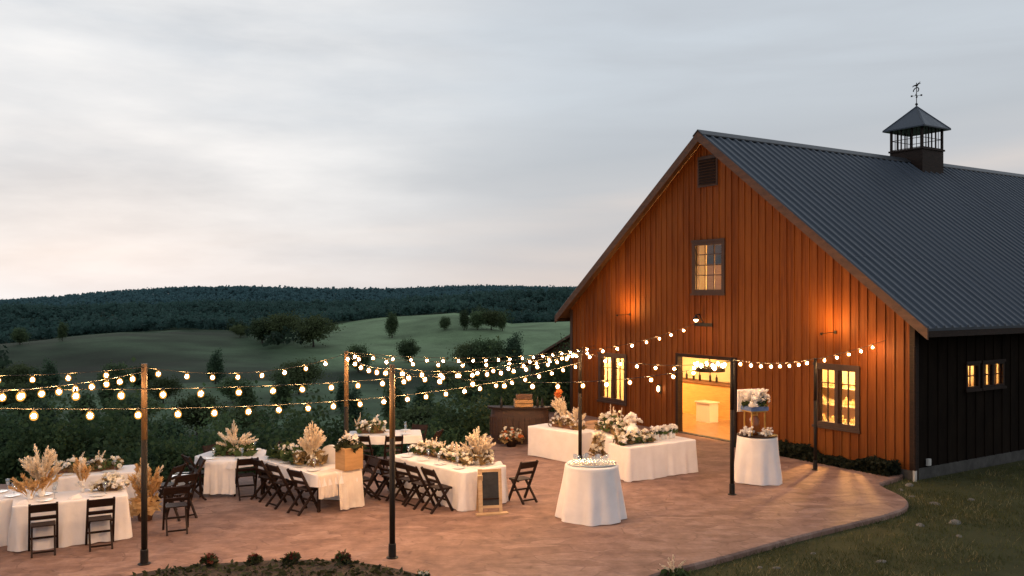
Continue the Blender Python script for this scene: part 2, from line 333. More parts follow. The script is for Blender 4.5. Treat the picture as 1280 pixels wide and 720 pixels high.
# ------------------------------------------------------------------ terrain
YB = ([-60,-7.2,-5.8,-4.6,-2.6,-1.6,-1.2,-.2,1.2,2.0,40], [20.0,19.9,21.0,23.0,23.5,23.7,25.6,27.9,33.4,34.5,59])
KD = [0,30,45,60,100,160,230,300,380,450,520]
KZ = [-2.2,-4.2,-6.5,-9,-14,-19,-23,-25,-23.5,-19,-14.5]
def pxa(x, y): return 640 + x/np.maximum(y,1e-3)*1111
def terrain_z(x, y):
    x = np.asarray(x, float); y = np.asarray(y, float); D = np.hypot(x,y)
    a = np.clip(np.where(y > 1, pxa(x,y), np.where(x > 0, 1400, -300)), -500, 1500)
    crest = np.interp(a, [-500,0,60,150,220,300,340,400,470,570,640,720,1500], [-30,-25,-23,-18.5,-17.2,-19,-19.5,-16.8,-12,-7,-15,-13,-14])
    mid = np.interp(a, [-500,0,300,420,520,600,800,1500], [-15,-13,-11.5,-10.5,-7,-2,1,2])
    ridge = np.interp(a, [-500,0,60,120,180,230,300,400,500,560,600,700,760,1500], [-16,-12,-8,-2,3,6.5,7.5,5,4.5,8,9.5,7,9,9])
    base = np.interp(D, KD, KZ)
    t = np.clip((D-440)/120,0,1); base = base*(1-t) + crest*t
    t = np.clip((D-580)/90,0,1); base = base*(1-t) + (crest-4)*t
    t = np.clip((D-660)/170,0,1); base = base*(1-t) + mid*t
    t = np.clip((D-880)/120,0,1); base = base*(1-t) + (mid-6)*t
    t = np.clip((D-1020)/260,0,1); base = base*(1-t) + ridge*t
    t = np.clip((D-1450)/900,0,1); base = base*(1-t) + (-30)*t
    base = base + (1.2*np.sin(x*.021+1)*np.sin(y*.017) + .6*np.sin(x*.06+y*.045))*np.clip((D-80)/120,0,1)*np.clip((1400-D)/300,.3,1)
    d = np.maximum(y - np.interp(x, YB[0], YB[1]), 0)*.8
    near = -.1 - .42*d
    return np.where(d <= 0, -.1, np.maximum(near, np.minimum(base, -.1)) if False else np.where(near > base, near, base))
def tz(x, y): return float(terrain_z(np.array([x]), np.array([y]))[0])

angs = np.radians(np.concatenate([np.arange(-180,-36,4), np.arange(-36,36,.25), np.arange(36,180,4)]))
rad = np.concatenate([[.5,2,4,6,8,10], np.arange(11,36,.5), np.arange(36,90,1.5), np.arange(90,420,6), np.arange(420,700,5), np.arange(700,1500,14), [1600,1800,2100,2500,3200,4500,7000]])
A, Rr = np.meshgrid(angs, rad, indexing='ij'); X = np.sin(A)*Rr; Y = np.cos(A)*Rr; Z = terrain_z(X,Y)
na, nr = X.shape
V = np.stack([X,Y,Z],-1).reshape(-1,3)
F = []
for i in range(na):
    j2 = (i+1) % na
    for j in range(nr-1): F.append((i*nr+j, i*nr+j+1, j2*nr+j+1, j2*nr+j))
F.append(tuple(i*nr for i in range(na)))
me = bpy.data.meshes.new('ground'); me.from_pydata(V.tolist(), [], F); me.polygons.foreach_set('use_smooth', [True]*len(F))
# zones of the land: lawn, meadow, woodland floor
Df = np.hypot(X,Y); Af = np.clip(np.where(Y > 1, pxa(X,Y), -300), -500, 1500)
def hashn(x, y, s, o=0):
    return np.array([mnoise.noise(Vector((float(a)*s+o, float(b)*s, 3.3))) for a, b in zip(x.ravel(), y.ravel())]).reshape(x.shape)
sel = (Y > 0) & (np.abs(A) < R(37))
n1 = np.zeros_like(X); n1[sel] = hashn(X[sel], Y[sel], .012); n2 = np.zeros_like(X); n2[sel] = hashn(X[sel], Y[sel], .05, 9)
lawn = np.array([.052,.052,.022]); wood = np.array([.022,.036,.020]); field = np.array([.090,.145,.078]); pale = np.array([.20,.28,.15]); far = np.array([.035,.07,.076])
C = np.zeros(X.shape+(3,)); C[:] = lawn
nearm = np.clip((Df-27)/6,0,1)[...,None]; C = C*(1-nearm) + wood*nearm
mead = (np.clip((n1+.18)*4,0,1)*((Df > 40) & (Df < 300)))[...,None]; C = C*(1-mead*.85) + field*mead*.85*(.75+.5*n2[...,None])
fz = (np.clip((Df-330)/40,0,1)*np.clip((600-Df)/14,0,1))[...,None]
bright = np.clip((Af-330)/140,0,1)[...,None]*(.8+.5*n1[...,None])
fc = field*np.interp(Af,[0,330,420],[.68,.75,1.0])[...,None]*(.55+.3*n2[...,None])*np.clip(.75+.9*n1[...,None],.45,1.2)*(1-bright*.75) + pale*(1+.35*n2[...,None])*bright*.75
C = C*(1-fz) + fc*fz
ff = np.clip((Df-900)/200,0,1)[...,None]; C = C*(1-ff) + far*ff  # distance haze painted in: land colour turns blue-green far out
ca = me.color_attributes.new('zone', 'FLOAT_COLOR', 'POINT')
ca.data.foreach_set('color', np.concatenate([C.reshape(-1,3), np.ones((na*nr,1))],1).astype(np.float32).ravel())
def ground_mat():
    m, nt, out = nt_mat('land'); L = nt.links.new
    b = N(nt, 'ShaderNodeBsdfPrincipled', inp={'Roughness': .95, 'Specular IOR Level': .1})
    at = N(nt, 'ShaderNodeAttribute', attribute_name='zone'); tc = N(nt, 'ShaderNodeTexCoord')
    n = N(nt, 'ShaderNodeTexNoise', inp={'Scale': 1.3, 'Detail': 9, 'Roughness': .72}); L(tc.outputs['Object'], n.inputs['Vector'])
    n2 = N(nt, 'ShaderNodeTexNoise', inp={'Scale': .06, 'Detail': 8, 'Roughness': .7}); L(tc.outputs['Object'], n2.inputs['Vector'])
    s = N(nt, 'ShaderNodeMath', operation='ADD'); L(n.outputs['Fac'], s.inputs[0]); L(n2.outputs['Fac'], s.inputs[1])
    r = ramp(nt, [(.75, (.55,.55,.55)), (1.2, (1.45,1.4,1.3))]); 
    hv = N(nt, 'ShaderNodeMapRange', inp={1: .6, 2: 1.4, 3: .45, 4: 1.55}); L(s.outputs[0], hv.inputs[0])
    v = N(nt, 'ShaderNodeVectorMath', operation='SCALE'); L(at.outputs['Color'], v.inputs[0]); L(hv.outputs[0], v.inputs['Scale'])
    L(v.outputs[0], b.inputs['Base Color'])
    bp = N(nt, 'ShaderNodeBump', inp={'Strength': .6, 'Distance': .06}); L(n.outputs['Fac'], bp.inputs['Height']); L(bp.outputs[0], b.inputs['Normal'])
    L(b.outputs[0], out.inputs[0]); return m
me.materials.append(ground_mat())
go = bpy.data.objects.new('ground', me); COL.objects.link(go); tag(go, kind='structure')

# patio slab
PB = [(-16,11.5),(1.4,11.5)]
lawn_edge = [(1.5,12.6),(1.96,13.18),(2.31,13.49),(3.32,14.18),(4.2,14.85),(5.04,15.5),(6.15,16.26),(7.18,16.97),(7.70,17.42),(7.95,17.80),(8.12,18.25),(8.14,18.8),(8.10,19.28),(8.15,19.77),(8.47,20.05),(9.0,20.55),(9.15,20.75)]
back = [(2.2,31.5),(1.25,32.9),(.6,30.6),(-.3,27.6),(-1.0,25.7),(-1.5,23.8),(-2.6,23.2),(-4.4,22.8),(-5.8,20.8),(-7.2,19.7),(-16,19.7)]
def smooth_poly(p, it=2):
    for _ in range(it):
        q = [p[0]]
        for a, b in zip(p, p[1:]): q += [(.75*a[0]+.25*b[0], .75*a[1]+.25*b[1]), (.25*a[0]+.75*b[0], .25*a[1]+.75*b[1])]
        p = q + [p[-1]]
    return p
patio_poly = PB + smooth_poly(lawn_edge) + smooth_poly(back)
def slab(name, poly, z0, z1, mat, bev=.03):
    mb = MB(); n = len(poly)
    cx = sum(p[0] for p in poly)/n; cy = sum(p[1] for p in poly)/n
    inn = []
    for i in range(n):
        a, b, c = Vector(poly[i-1]), Vector(poly[i]), Vector(poly[(i+1) % n])
        t = (c-a); t = t.normalized() if t.length > 0 else Vector((1,0)); inn.append(b + Vector((-t.y, t.x))*bev)
    vs = [(p[0],p[1],z0) for p in poly] + [(p[0],p[1],z1-bev) for p in poly] + [(p.x,p.y,z1) for p in inn]
    fs = []
    for i in range(n):
        j = (i+1) % n; fs += [(i,j,n+j,n+i), (n+i,n+j,2*n+j,2*n+i)]
    fs.append(tuple(range(2*n,3*n))); mb.add(vs, fs)
    return mb.build(name, mat)
tag(slab('patio', patio_poly, -.25, 0, M['patio']), kind='structure')

# flower bed at the front of the patio
bed_poly = [(-5.85,11.6),(-1.2,11.6)] + smooth_poly([(-.95,12.75),(-1.25,13.2),(-1.68,13.55),(-2.16,13.84),(-3.1,14.1),(-4.34,13.95),(-5.01,13.72),(-5.5,13.5),(-5.85,13.1)])
mb = MB(); n = len(bed_poly); cc = Vector((-3.4,12.9))
rings = [(1.0,.004),(.97,.014),(.85,.02),(.6,.024),(.3,.024)]
vs = []
for s_, z_ in rings:
    for p in bed_poly:
        q = cc + (Vector(p)-cc)*s_; vs.append((q.x,q.y,z_ + (.012*mnoise.noise(Vector((q.x*3,q.y*3,1))) if z_ > .01 else 0)))
fs = [(r*n+i, r*n+(i+1) % n, (r+1)*n+(i+1) % n, (r+1)*n+i) for r in range(len(rings)-1) for i in range(n)]
fs.append(tuple((len(rings)-1)*n+i for i in range(n))); mb.add(vs, fs)
tag(mb.build('flower_bed', M['mulch'], smooth=True), kind='structure')

def in_poly(px, py, poly):
    ins = np.zeros(len(px), bool); n = len(poly)
    for i in range(n):
        x1,y1 = poly[i]; x2,y2 = poly[(i+1) % n]
        c = ((y1 > py) != (y2 > py)) & (px < (x2-x1)*(py-y1)/((y2-y1) if y2 != y1 else 1e-9)+x1); ins ^= c
    return ins

# ------------------------------------------------------------------ barn
BO = (5.71, 26.12); BA = R(-57.2); HW = 6.63; OV = .52; RZ = 8.94; SL = .77; BL = 27.0
def bw(u, v): return (BO[0]+u*math.cos(BA)-v*math.sin(BA), BO[1]+u*math.sin(BA)+v*math.cos(BA))
barn = thing('barn', 'large orange-brown timber barn with dark metal roof beside the patio', 'barn', (BO[0],BO[1],0), BA)
def roof_under(u): return RZ - .13 - SL*abs(u)
def wall_sheet(lo, hi, z0, top, holes, place, step=None):
    us = sorted(set([lo, hi] + ([0] if lo < 0 < hi and step else []) + [h[0] for h in holes] + [h[1] for h in holes]))
    mb = MB()
    for a, b in zip(us, us[1:]):
        hs = sorted([(h[2],h[3]) for h in holes if h[0] <= a+1e-6 and h[1] >= b-1e-6])
        z = z0
        for h0, h1 in hs:
            if h0 > z+1e-6: mb.add([place(a,z),place(b,z),place(b,h0),place(a,h0)], [(0,1,2,3)])
            z = h1
        mb.add([place(a,z),place(b,z),place(b,top(b)),place(a,top(a))], [(0,1,2,3)])
    return mb
DOOR = (-1.17,1.11,-.2,2.32); WR = (3.96,5.10,.95,2.31); WL = (-4.94,-3.67,.70,2.10); WC = (-.45,.66,4.32,5.67)
gm_ = wall_sheet(-HW, HW, -.2, roof_under, [DOOR,WR,WL,WC], lambda u,z: (u,0,z), True)
nb = 54
for i in range(nb+1):     # battens belong to the board pattern of the wall
    u = -HW+.03 + i*(2*HW-.06)/nb
    z = -.2; segs = []
    for h in sorted([h for h in (DOOR,WR,WL,WC) if h[0]-.14 < u < h[1]+.14], key=lambda h: h[2]):
        segs.append((z, h[2]-.13)); z = h[3]+.13
    segs.append((z, roof_under(abs(u)+.03)-.01))
    for a, b in segs:
        if b-a > .08: gm_.b2(u-.028, u+.028, -.03, -.0005, a, b)
gm_.build('gable_wall', M['barn'], barn)
SW1 = (2.10,2.60,1.92,2.47); SW2 = (2.82,3.72,1.92,2.47)
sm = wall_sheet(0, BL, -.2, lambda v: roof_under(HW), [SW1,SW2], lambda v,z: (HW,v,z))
for i in range(int(BL/.4)):
    v = .15+i*.4
    if any(h[0]-.1 < v < h[1]+.1 for h in (SW1,SW2)):
        sm.b2(HW+.0005, HW+.022, v-.025, v+.025, -.2, SW1[2]-.1); sm.b2(HW+.0005, HW+.022, v-.025, v+.025, SW1[3]+.1, roof_under(HW)-.02)
    else: sm.b2(HW+.0005, HW+.022, v-.025, v+.025, -.2, roof_under(HW)-.02)
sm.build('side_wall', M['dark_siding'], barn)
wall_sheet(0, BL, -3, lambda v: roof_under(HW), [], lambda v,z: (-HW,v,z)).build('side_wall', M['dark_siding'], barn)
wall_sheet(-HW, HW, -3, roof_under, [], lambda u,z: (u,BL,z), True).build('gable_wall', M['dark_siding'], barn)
MB().b2(HW-.14, HW+.03, .03, BL, -.3, .16).b2(1.30, HW+.03, -.05, -.034, -.3, .12).build('foundation', M['concrete'], barn)
MB().b2(HW-.1, HW+.035, -.04, .12, -.15, roof_under(HW)-.05).build('corner_board', M['dark_wood'], barn)
MB().b2(-HW-.03, -HW+.1, -.04, .1, -.4, roof_under(HW)-.05).build('corner_board', M['trim'], barn)
# roof: one panel each side, with ribs
for s in (-1, 1):
    rb = MB(); v0, v1 = -.32, BL+.3; ue = HW+OV
    def P(u, v, dz=0): return (s*u, v, RZ-SL*u+dz)
    rb.add([P(0,v0),P(ue,v0),P(ue,v1),P(0,v1),P(0,v0,-.06),P(ue,v0,-.06),P(ue,v1,-.06),P(0,v1,-.06)], [(0,1,2,3),(7,6,5,4),(0,4,5,1),(1,5,6,2),(2,6,7,3),(3,7,4,0)])
    v = v0+.03
    while v < v1:
        q = [P(.02,v-.06,.001),P(.02,v-.025,.055),P(.02,v+.025,.055),P(.02,v+.06,.001),P(ue,v-.06,.001),P(ue,v-.025,.055),P(ue,v+.025,.055),P(ue,v+.06,.001)]
        rb.add(q, [(0,4,5,1),(1,5,6,2),(2,6,7,3),(4,7,6,5)]); v += .32
    for us_ in (2.4,4.9):     # sheet laps
        rb.add([P(us_,v0+.01,.003),P(us_+.03,v0+.01,.016),P(us_+.03,v1-.01,.016),P(us_,v1-.01,.003),P(us_+.034,v0+.01,.001),P(us_+.034,v1-.01,.001)], [(0,1,2,3),(1,4,5,2)])
    ro = rb.build('roof', M['roof'], barn)
    # rake fascia, eave fascia
    fm = MB(); fv0, fv1 = v0-.03, v0+.02
    fm.add([P(0,fv0,.015),P(ue+.02,fv0,.015),P(ue+.02,fv0,-.24),P(0,fv0,-.27),P(0,fv1,.015),P(ue+.02,fv1,.015),P(ue+.02,fv1,-.24),P(0,fv1,-.27)],
           [(0,1,2,3),(7,6,5,4),(0,4,5,1),(3,2,6,7),(1,5,6,2),(0,3,7,4)])
    fm.build('rake_board', M['fascia'], barn)
    em = MB(); em.b2(s*(ue-.02), s*(ue+.025), v0+.03, v1, RZ-SL*ue-.2, RZ-SL*ue-.065); em.build('eave_board', M['dark_wood'], barn)
    sf = MB(); sf.add([P(0,v0+.03,-.1),P(ue-.03,v0+.03,-.1),P(ue-.03,v1,-.1),P(0,v1,-.1)], [(0,1,2,3)]); sf.build('soffit', M['fascia'], barn)
rc = MB()
for s in (-1,1): rc.add([(0,-.36,RZ+.075),(s*.2,-.36,RZ+.075-SL*.2),(s*.2,BL+.3,RZ+.075-SL*.2),(0,BL+.3,RZ+.075),(0,-.36,RZ+.045),(s*.2,-.36,RZ+.045-SL*.2),(s*.2,BL+.3,RZ+.045-SL*.2),(0,BL+.3,RZ+.045)], [(0,1,2,3),(0,4,5,1),(1,5,6,2)])
rc.build('ridge_cap', M['roof_edge'], barn)

def window(h, cols, rows, axis='u', double=True, mat=None, tw=.10):
    a, b, z0, z1 = h; mt = mat or M['trim']
    T = (lambda u0,u1,d0,d1,za,zb,mb: mb.b2(u0,u1,d0,d1,za,zb)) if axis == 'u' else (lambda u0,u1,d0,d1,za,zb,mb: mb.b2(HW-d0,HW-d1,u0,u1,za,zb))
    f = MB(); dp = .14 if axis == 'u' else .04
    T(a-tw,a+.02,-.05,dp,z0-tw,z1+tw,f); T(b-.02,b+tw,-.05,dp,z0-tw,z1+tw,f)
    T(a+.021,b-.021,-.048,dp,z1-.02,z1+tw-.002,f); T(a+.021,b-.021,-.048,dp,z0-tw+.002,z0+.02,f)
    T(a-tw-.04,b+tw+.04,-.085,-.051,z0-tw-.05,z0-tw+.01,f); T(a-tw-.02,b+tw+.02,-.075,-.051,z1+tw-.02,z1+tw+.04,f)
    fo = f.build('window', mt, barn)
    sash = [(a+.021,b-.021)]
    if double:
        c = (a+b)/2; T(c-.05,c+.05,-.045,dp-.01,z0+.021,z1-.021,m := MB()); m.build('mullion', mt, fo)
        sash = [(a+.021,c-.051),(c+.051,b-.021)]
    for s0, s1 in sash:
        g = MB()
        for i in range(1,cols): x = s0+(s1-s0)*i/cols; T(x-.014,x+.014,.02,.05,z0+.021,z1-.021,g)
        for zf in rows: z = z0+(z1-z0)*zf; T(s0,s1,.018,.052,z-.013,z+.013,g)
        T(s0,s0+.035,.015,.055,z0+.021,z1-.021,g); T(s1-.035,s1,.015,.055,z0+.021,z1-.021,g)
        g.build('sash', mt, fo)
        T(s0+.001,s1-.001,.033,.037,z0+.022,z1-.022,p := MB()); p.build('pane', M['glass'], fo)
    return fo
window(WR, 2, [.74]); window(WL, 2, [.74]); window(WC, 3, [.33,.55,.78], double=False)
window(SW1, 2, [.5], 'v', False, M['dark_wood'], .05); window(SW2, 2, [.5], 'v', True, M['dark_wood'], .05)
# louvred vent under the peak
vm = MB().b2(-.30,.50,-.06,-.035,7.36,8.26)
vo = vm.build('vent', M['trim'], barn)
lv = MB()
for i in range(9): lv.box((.10,-.075,7.46+i*.085), (.66,.012,.085), Matrix.Rotation(R(-38),3,'X'))
lv.build('louvre', M['dark_wood'], vo)
# doorway trim and doors swung inwards
df = MB().b2(DOOR[0]-.09,DOOR[0]+.01,-.045,.16,-.1,2.41).b2(DOOR[1]-.01,DOOR[1]+.09,-.045,.16,-.1,2.41).b2(DOOR[0]+.011,DOOR[1]-.011,-.043,.16,2.31,2.405)
df.build('door_frame', M['dark_wood'], barn)
MB().b2(DOOR[0]-.1,DOOR[1]+.1,-.02,.16,-.2,.012).build('threshold', M['concrete'], barn)
# cupola on the ridge
CV = 10.4; cz = RZ
cb = MB()
hw = .63
cb.add([(-hw,CV-hw,cz-.62),(hw,CV-hw,cz-.62),(hw,CV+hw,cz-.62),(-hw,CV+hw,cz-.62),(-hw,CV-hw,cz+.34),(hw,CV-hw,cz+.34),(hw,CV+hw,cz+.34),(-hw,CV+hw,cz+.34)], [(0,1,5,4),(1,2,6,5),(2,3,7,6),(3,0,4,7),(4,5,6,7)])
cb.b2(-hw-.04,hw+.04,CV-hw-.04,CV+hw+.04,cz+.33,cz+.39)
cu = cb.build('cupola', M['dark_wood'], barn)
wf = MB()
for sx in (-1,1):
    for sy in (-1,1): wf.b2(sx*(hw-.07),sx*hw,CV+sy*(hw-.07),CV+sy*hw,cz+.391,cz+1.15)
for k in range(4):
    rot = Matrix.Rotation(k*math.pi/2,3,'Z')
    def bx(x0,x1,z0,z1,t=.03):
        c = rot @ Vector(((x0+x1)/2,-(hw-.04),0)); wf.box((c.x,CV+c.y,(z0+z1)/2), (x1-x0,t,z1-z0), rot)
    for x in (-.21,.21): bx(x-.022,x+.022,cz+.392,cz+1.13)
    for x in (-.38,0,.38): bx(x-.007,x+.007,cz+.41,cz+1.12,.02)
    for z in (.42,.75,1.09): bx(-hw+.071,hw-.071,cz+z-.009,cz+z+.009,.024)
    bx(-hw+.082,hw-.082,cz+1.10,cz+1.151,.05)
wf.build('cupola_window', M['dark_wood'], cu)
cr_ = MB(); e = .80
vs = [(-e,CV-e,cz+1.13),(e,CV-e,cz+1.13),(e,CV+e,cz+1.13),(-e,CV+e,cz+1.13)]
mid = [(x*.42,CV+(y-CV)*.42,cz+1.62) for x,y,z in vs]
cr_.add(vs+mid+[(0,CV,cz+1.98)], [(0,1,5,4),(1,2,6,5),(2,3,7,6),(3,0,4,7),(4,5,8),(5,6,8),(6,7,8),(7,4,8),(3,2,1,0)])
for a_, b_ in zip(vs, mid): cr_.bar(a_, b_, .05,.03); cr_.bar(b_, (0,CV,cz+1.98), .05,.03)
cr_.b2(-e-.01,e+.01,CV-e-.01,CV+e+.01,cz+1.085,cz+1.128)
cr_.build('cupola_roof', M['roof'], cu)
wv = MB().tube([(0,CV,cz+1.95),(0,CV,cz+2.82)], .014, 6).ball((0,CV,cz+2.05),.05).ball((0,CV,cz+2.3),.028)
for k in range(4):
    a = k*math.pi/2+.4; p = Vector((math.cos(a)*.16, CV+math.sin(a)*.16, cz+2.36)); wv.bar((0,CV,cz+2.36), p, .012,.012); wv.box(p,(.06,.012,.06), a)
arc = [(.10*math.cos(t)-.02, CV+.05*math.sin(t), cz+2.55+.11*math.sin(t)) for t in [i*.5-.6 for i in range(9)]]
wv.tube(arc, .02, 5); wv.add([(-.16,CV,cz+2.74),(.02,CV+.02,cz+2.68),(.14,CV+.03,cz+2.86),(.02,CV,cz+2.77)], [(0,1,2,3)]); wv.tube([(-.16,CV,cz+2.7),(.16,CV,cz+2.78)], .013, 5)
wv.build('weathervane', M['iron'], cu)
# downspout, outlet box on the side wall
MB().tube([(HW+.09,-.12,3.0),(HW+.09,-.12,.15)], .035, 8).build('downspout', M['dark_wood'], barn)
MB().tube([(HW+.09,-.12,.15),(HW+.09,-.12,-.2)], .045, 8).build('drain_pipe', M['pvc'], barn)
MB().b2(HW+.023,HW+.08,.42,.54,.20,.36).b2(HW+.08,HW+.095,.44,.52,.22,.34).build('outlet_box', M['pvc'], barn)
# wall sconces, lamp over the door, floodlights
def sconce(u, z):
    so_ = MB().b2(u-.05,u+.05,-.05,-.031,z-.14,z+.14).tube([(u,-.05,z+.1),(u,-.12,z+.14)], .012, 6).lathe([(.06,.0),(.045,.04),(.02,.06)],10,(u,-.12,z+.10)).build('sconce', M['iron'], barn)
    MB().lathe([(.012,-.1),(.035,-.06),(.035,.04),(.02,.08)],10,(u,-.12,z+.02)).build('sconce_bulb', M['sconce_bulb'], so_)
sconce(-1.95,1.25); sconce(2.05,1.15)
lp = MB().b2(-.42,.30,-.075,-.04,3.26,3.36).tube([(-.06,-.07,3.36),(-.06,-.22,3.62),(-.06,-.36,3.60)], .02, 8).lathe([(.10,.0),(.09,.03),(.03,.1),(.02,.14)],14,(-.06,-.36,3.47)).build('barn_lamp', M['iron'], barn)
MB().ball((-.06,-.36,3.46),.065).build('lamp_bulb', M['sconce_bulb'], lp)
for u, z in ((-3.4,3.55),(4.5,3.25)):
    fo = MB().b2(u-.03,u+.03,-.05,-.031,z-.04,z+.04).tube([(u,-.06,z),(u,-.55,z-.02)], .009, 6).lathe([(.02,-.04),(.045,.02),(.042,.02),(.0,.0)],12,(u,-.57,z-.02)).build('floodlight', M['iron'], barn)
    l = bpy.data.lights.new('flood_lamp','SPOT'); l.energy = 125; l.color = (1,.50,.13); l.spot_size = R(165); l.spot_blend = 1; l.shadow_soft_size = .2
    lo = bpy.data.objects.new('flood_lamp', l); COL.objects.link(lo); lo.parent = fo
    lo.location = (u,-.62,z+.08); lo.rotation_euler = (R(128),0,0)

# inside of the barn
bi = lambda o: tag(o, kind='structure')
def inside(o): o.parent = None; o.location = (BO[0],BO[1],0); o.rotation_euler = (0,0,BA); return o
inside(bi(MB().b2(-HW+.02,HW-.16,.16,8,-.3,.01).build('floor', M['interior_floor'])))
bi(inside(wall_sheet(-HW+.02,HW-.02,.01,lambda u: 2.94,[],lambda u,z:(u,4.8,z)).build('partition_wall', M['panel_white'])))
bi(inside(MB().b2(-HW+.02,HW-.02,.02,8,2.95,3.05).build('ceiling', M['panel_white'])))
bi(inside(wall_sheet(-4.6,4.6,3.06,lambda u: min(7.4,roof_under(u)-.02),[],lambda u,z:(u,3.6,z)).build('loft_wall', M['interior_wood'])))
bc = thing('bar_counter', 'honey wood bar counter glowing inside the barn doorway', 'bar counter', (*bw(-2.9,3.2),.01), BA)
MB().b2(-2.6,2.6,-.03,.4,0,1.12).build('front_panel', M['interior_wood'], bc); MB().b2(-2.7,2.7,-.1,.5,1.121,1.18).build('counter_top', M['brown_wood'], bc)
for sx in (-1,1): bi(inside(MB().b2(sx*(HW-.2),sx*(HW-.17),.17,4.78,.02,2.94 if sx < 0 else 1.7).build('lining_wall', M['panel_white'])))
pl = thing('plinth', 'pale square plinth standing on the floor inside the barn doorway', 'plinth', (*bw(-2.3,2.35),.01), BA)
MB().b2(-.3,.3,-.2,.2,0,.62).build('plinth_body', M['ceramic'], pl); MB().b2(-.34,.34,-.24,.24,.621,.66).build('plinth_top', M['ceramic'], pl)
ch = thing('chandelier', 'black iron candle chandelier hanging inside the barn doorway', 'chandelier', (*bw(-1.15,1.3),0), BA)
cm = MB().tube([(0,0,2.94),(0,0,1.98)], .015, 6)
for k in range(24): a = k*math.pi/12; b = a+math.pi/12; cm.bar((.46*math.cos(a),.46*math.sin(a),1.86),(.46*math.cos(b),.46*math.sin(b),1.86),.03,.13)
for k in range(4): a = k*math.pi/2; cm.bar((0,0,2.1),(.46*math.cos(a),.46*math.sin(a),1.9),.02,.02)
cm.build('frame', M['iron'], ch)
for k in range(8): a = k*math.pi/4+.2; MB().ball((.46*math.cos(a),.46*math.sin(a),2.0),.045,8,5,1.5).build('candle_bulb', M['chandelier_bulb'], ch)
def pendant(u, v, z, label, lamp=.09):
    t = thing('pendant_lamp', label, 'lamp', (*bw(u,v),0), BA, 'pendant lamps inside the barn')
    MB().tube([(0,0,2.94),(0,0,z+.15)], .008, 6).lathe([(.2,.0),(.19,.02),(.05,.16),(.03,.18)],16,(0,0,z+.02)).build('lamp_shade', M['iron'], t)
    MB().ball((0,0,z-.02),lamp).build('bulb', M['pendant_bulb' if u < 5 and (u > 3 or u < -5) else 'chandelier_bulb'], t)
bb = MB()
for k in range(6): bb.b2(-HW+.2,HW-.25,.45+k*.75,.57+k*.75,2.74,2.948)
bi(inside(bb.build('ceiling_beams', M['brown_wood'])))
for i,(u_,h_) in enumerate(((-4.6,.34),(-4.35,.28),(-4.0,.36),(-3.7,.3),(-3.2,.33),(-2.9,.26))):
    o = MB().lathe([(.04,0),(.042,h_*.05),(.042,h_*.58),(.014,h_*.76),(.014,h_)],10).build('bottle', M['iron'], None, True); o.location = (*bw(u_,3.4),1.192); tag(o,'dark bottle standing on the bar counter inside the barn doorway','bottle','bottles on the indoor bar')
pendant(3.6,1.5,2.78,'black pendant lamp lighting the room behind the right gable window')
pendant(-5.3,1.2,2.6,'black pendant lamp lighting the room behind the left gable window')
pendant(-3.2,2.3,2.55,'black pendant lamp over the bar counter inside the barn')
pendant(5.3,4.0,2.6,'black pendant lamp behind the small side wall windows')
t = thing('wall_lamp', 'small glowing lamp in the loft behind the centre gable window', 'lamp', (*bw(1.3,.35),3.06), BA)
MB().lathe([(.1,0),(.1,.02),(.015,.04),(.015,1.3)],12).build('stand', M['iron'], t); MB().ball((0,0,1.4),.07).build('bulb', emit('loft_bulb_glow',(1,.58,.2),6000), t)
bd = MB().b2(-1.75,-1.10,1.1,1.12,4.0,5.9); o = inside(bd.build('curtain', simple('mustard_curtain',(.6,.42,.12),(.72,.52,.18),4,.9,.3,12,stretch=(6,1,.5))))
tag(o, 'mustard curtain hanging behind the left half of the loft window', 'curtain')
sh = thing('shelf_unit', 'pale shelf of stacked glassware seen through the right gable window', 'shelf', (*bw(3.3,2.6),.01), BA)
sb = MB().b2(-1.5,-1.45,0,.35,0,2.3).b2(1.45,1.5,0,.35,0,2.3).b2(-1.449,1.449,.33,.35,0,2.3); sb.build('frame', M['shelf_white'], sh)
for z in (.5,1.0,1.5): MB().b2(-1.448,1.448,.0,.325,z,z+.03).build('shelf', M['shelf_white'], sh)
gw = MB()
for z in (.5,1.0,1.5):
    x = -1.35
    while x < 1.35:
        hgt = rng.uniform(.12,.27); r_ = rng.uniform(.03,.055); gw.lathe([(r_,0),(r_,hgt*.6),(r_*.5,hgt*.75),(r_*.5,hgt)],8,(x,.12+rng.uniform(-.05,.08),z+.036)); x += rng.uniform(.11,.2)
tag(gw.build('glassware', M['glassware'], sh), kind='stuff')

# small outbuilding behind the barn's left corner
ob = thing('shed', 'low shed with a dark brown roof half hidden behind the barn', 'shed', (3.05,41.5,-1.9), R(-20))
MB().b2(-2.3,2.3,0,5,-3,2.9).build('wall', M['trim'], ob)
rm = MB()
for s in (-1,1): rm.add([(0,-.5,4.4),(s*2.75,-.5,2.72),(s*2.75,5.5,2.72),(0,5.5,4.4),(0,-.5,4.28),(s*2.75,-.5,2.6),(s*2.75,5.5,2.6),(0,5.5,4.28)], [(0,1,2,3),(7,6,5,4),(0,4,5,1),(1,5,6,2),(2,6,7,3)])
rm.build('roof', simple('brown_shingle',(.075,.042,.028),(.12,.07,.045),6,.85,.4,20), ob)
MB().add([(-2.3,-.001,2.9),(2.3,-.001,2.9),(0,-.001,4.27)], [(0,1,2)]).build('gable', M['trim'], ob)

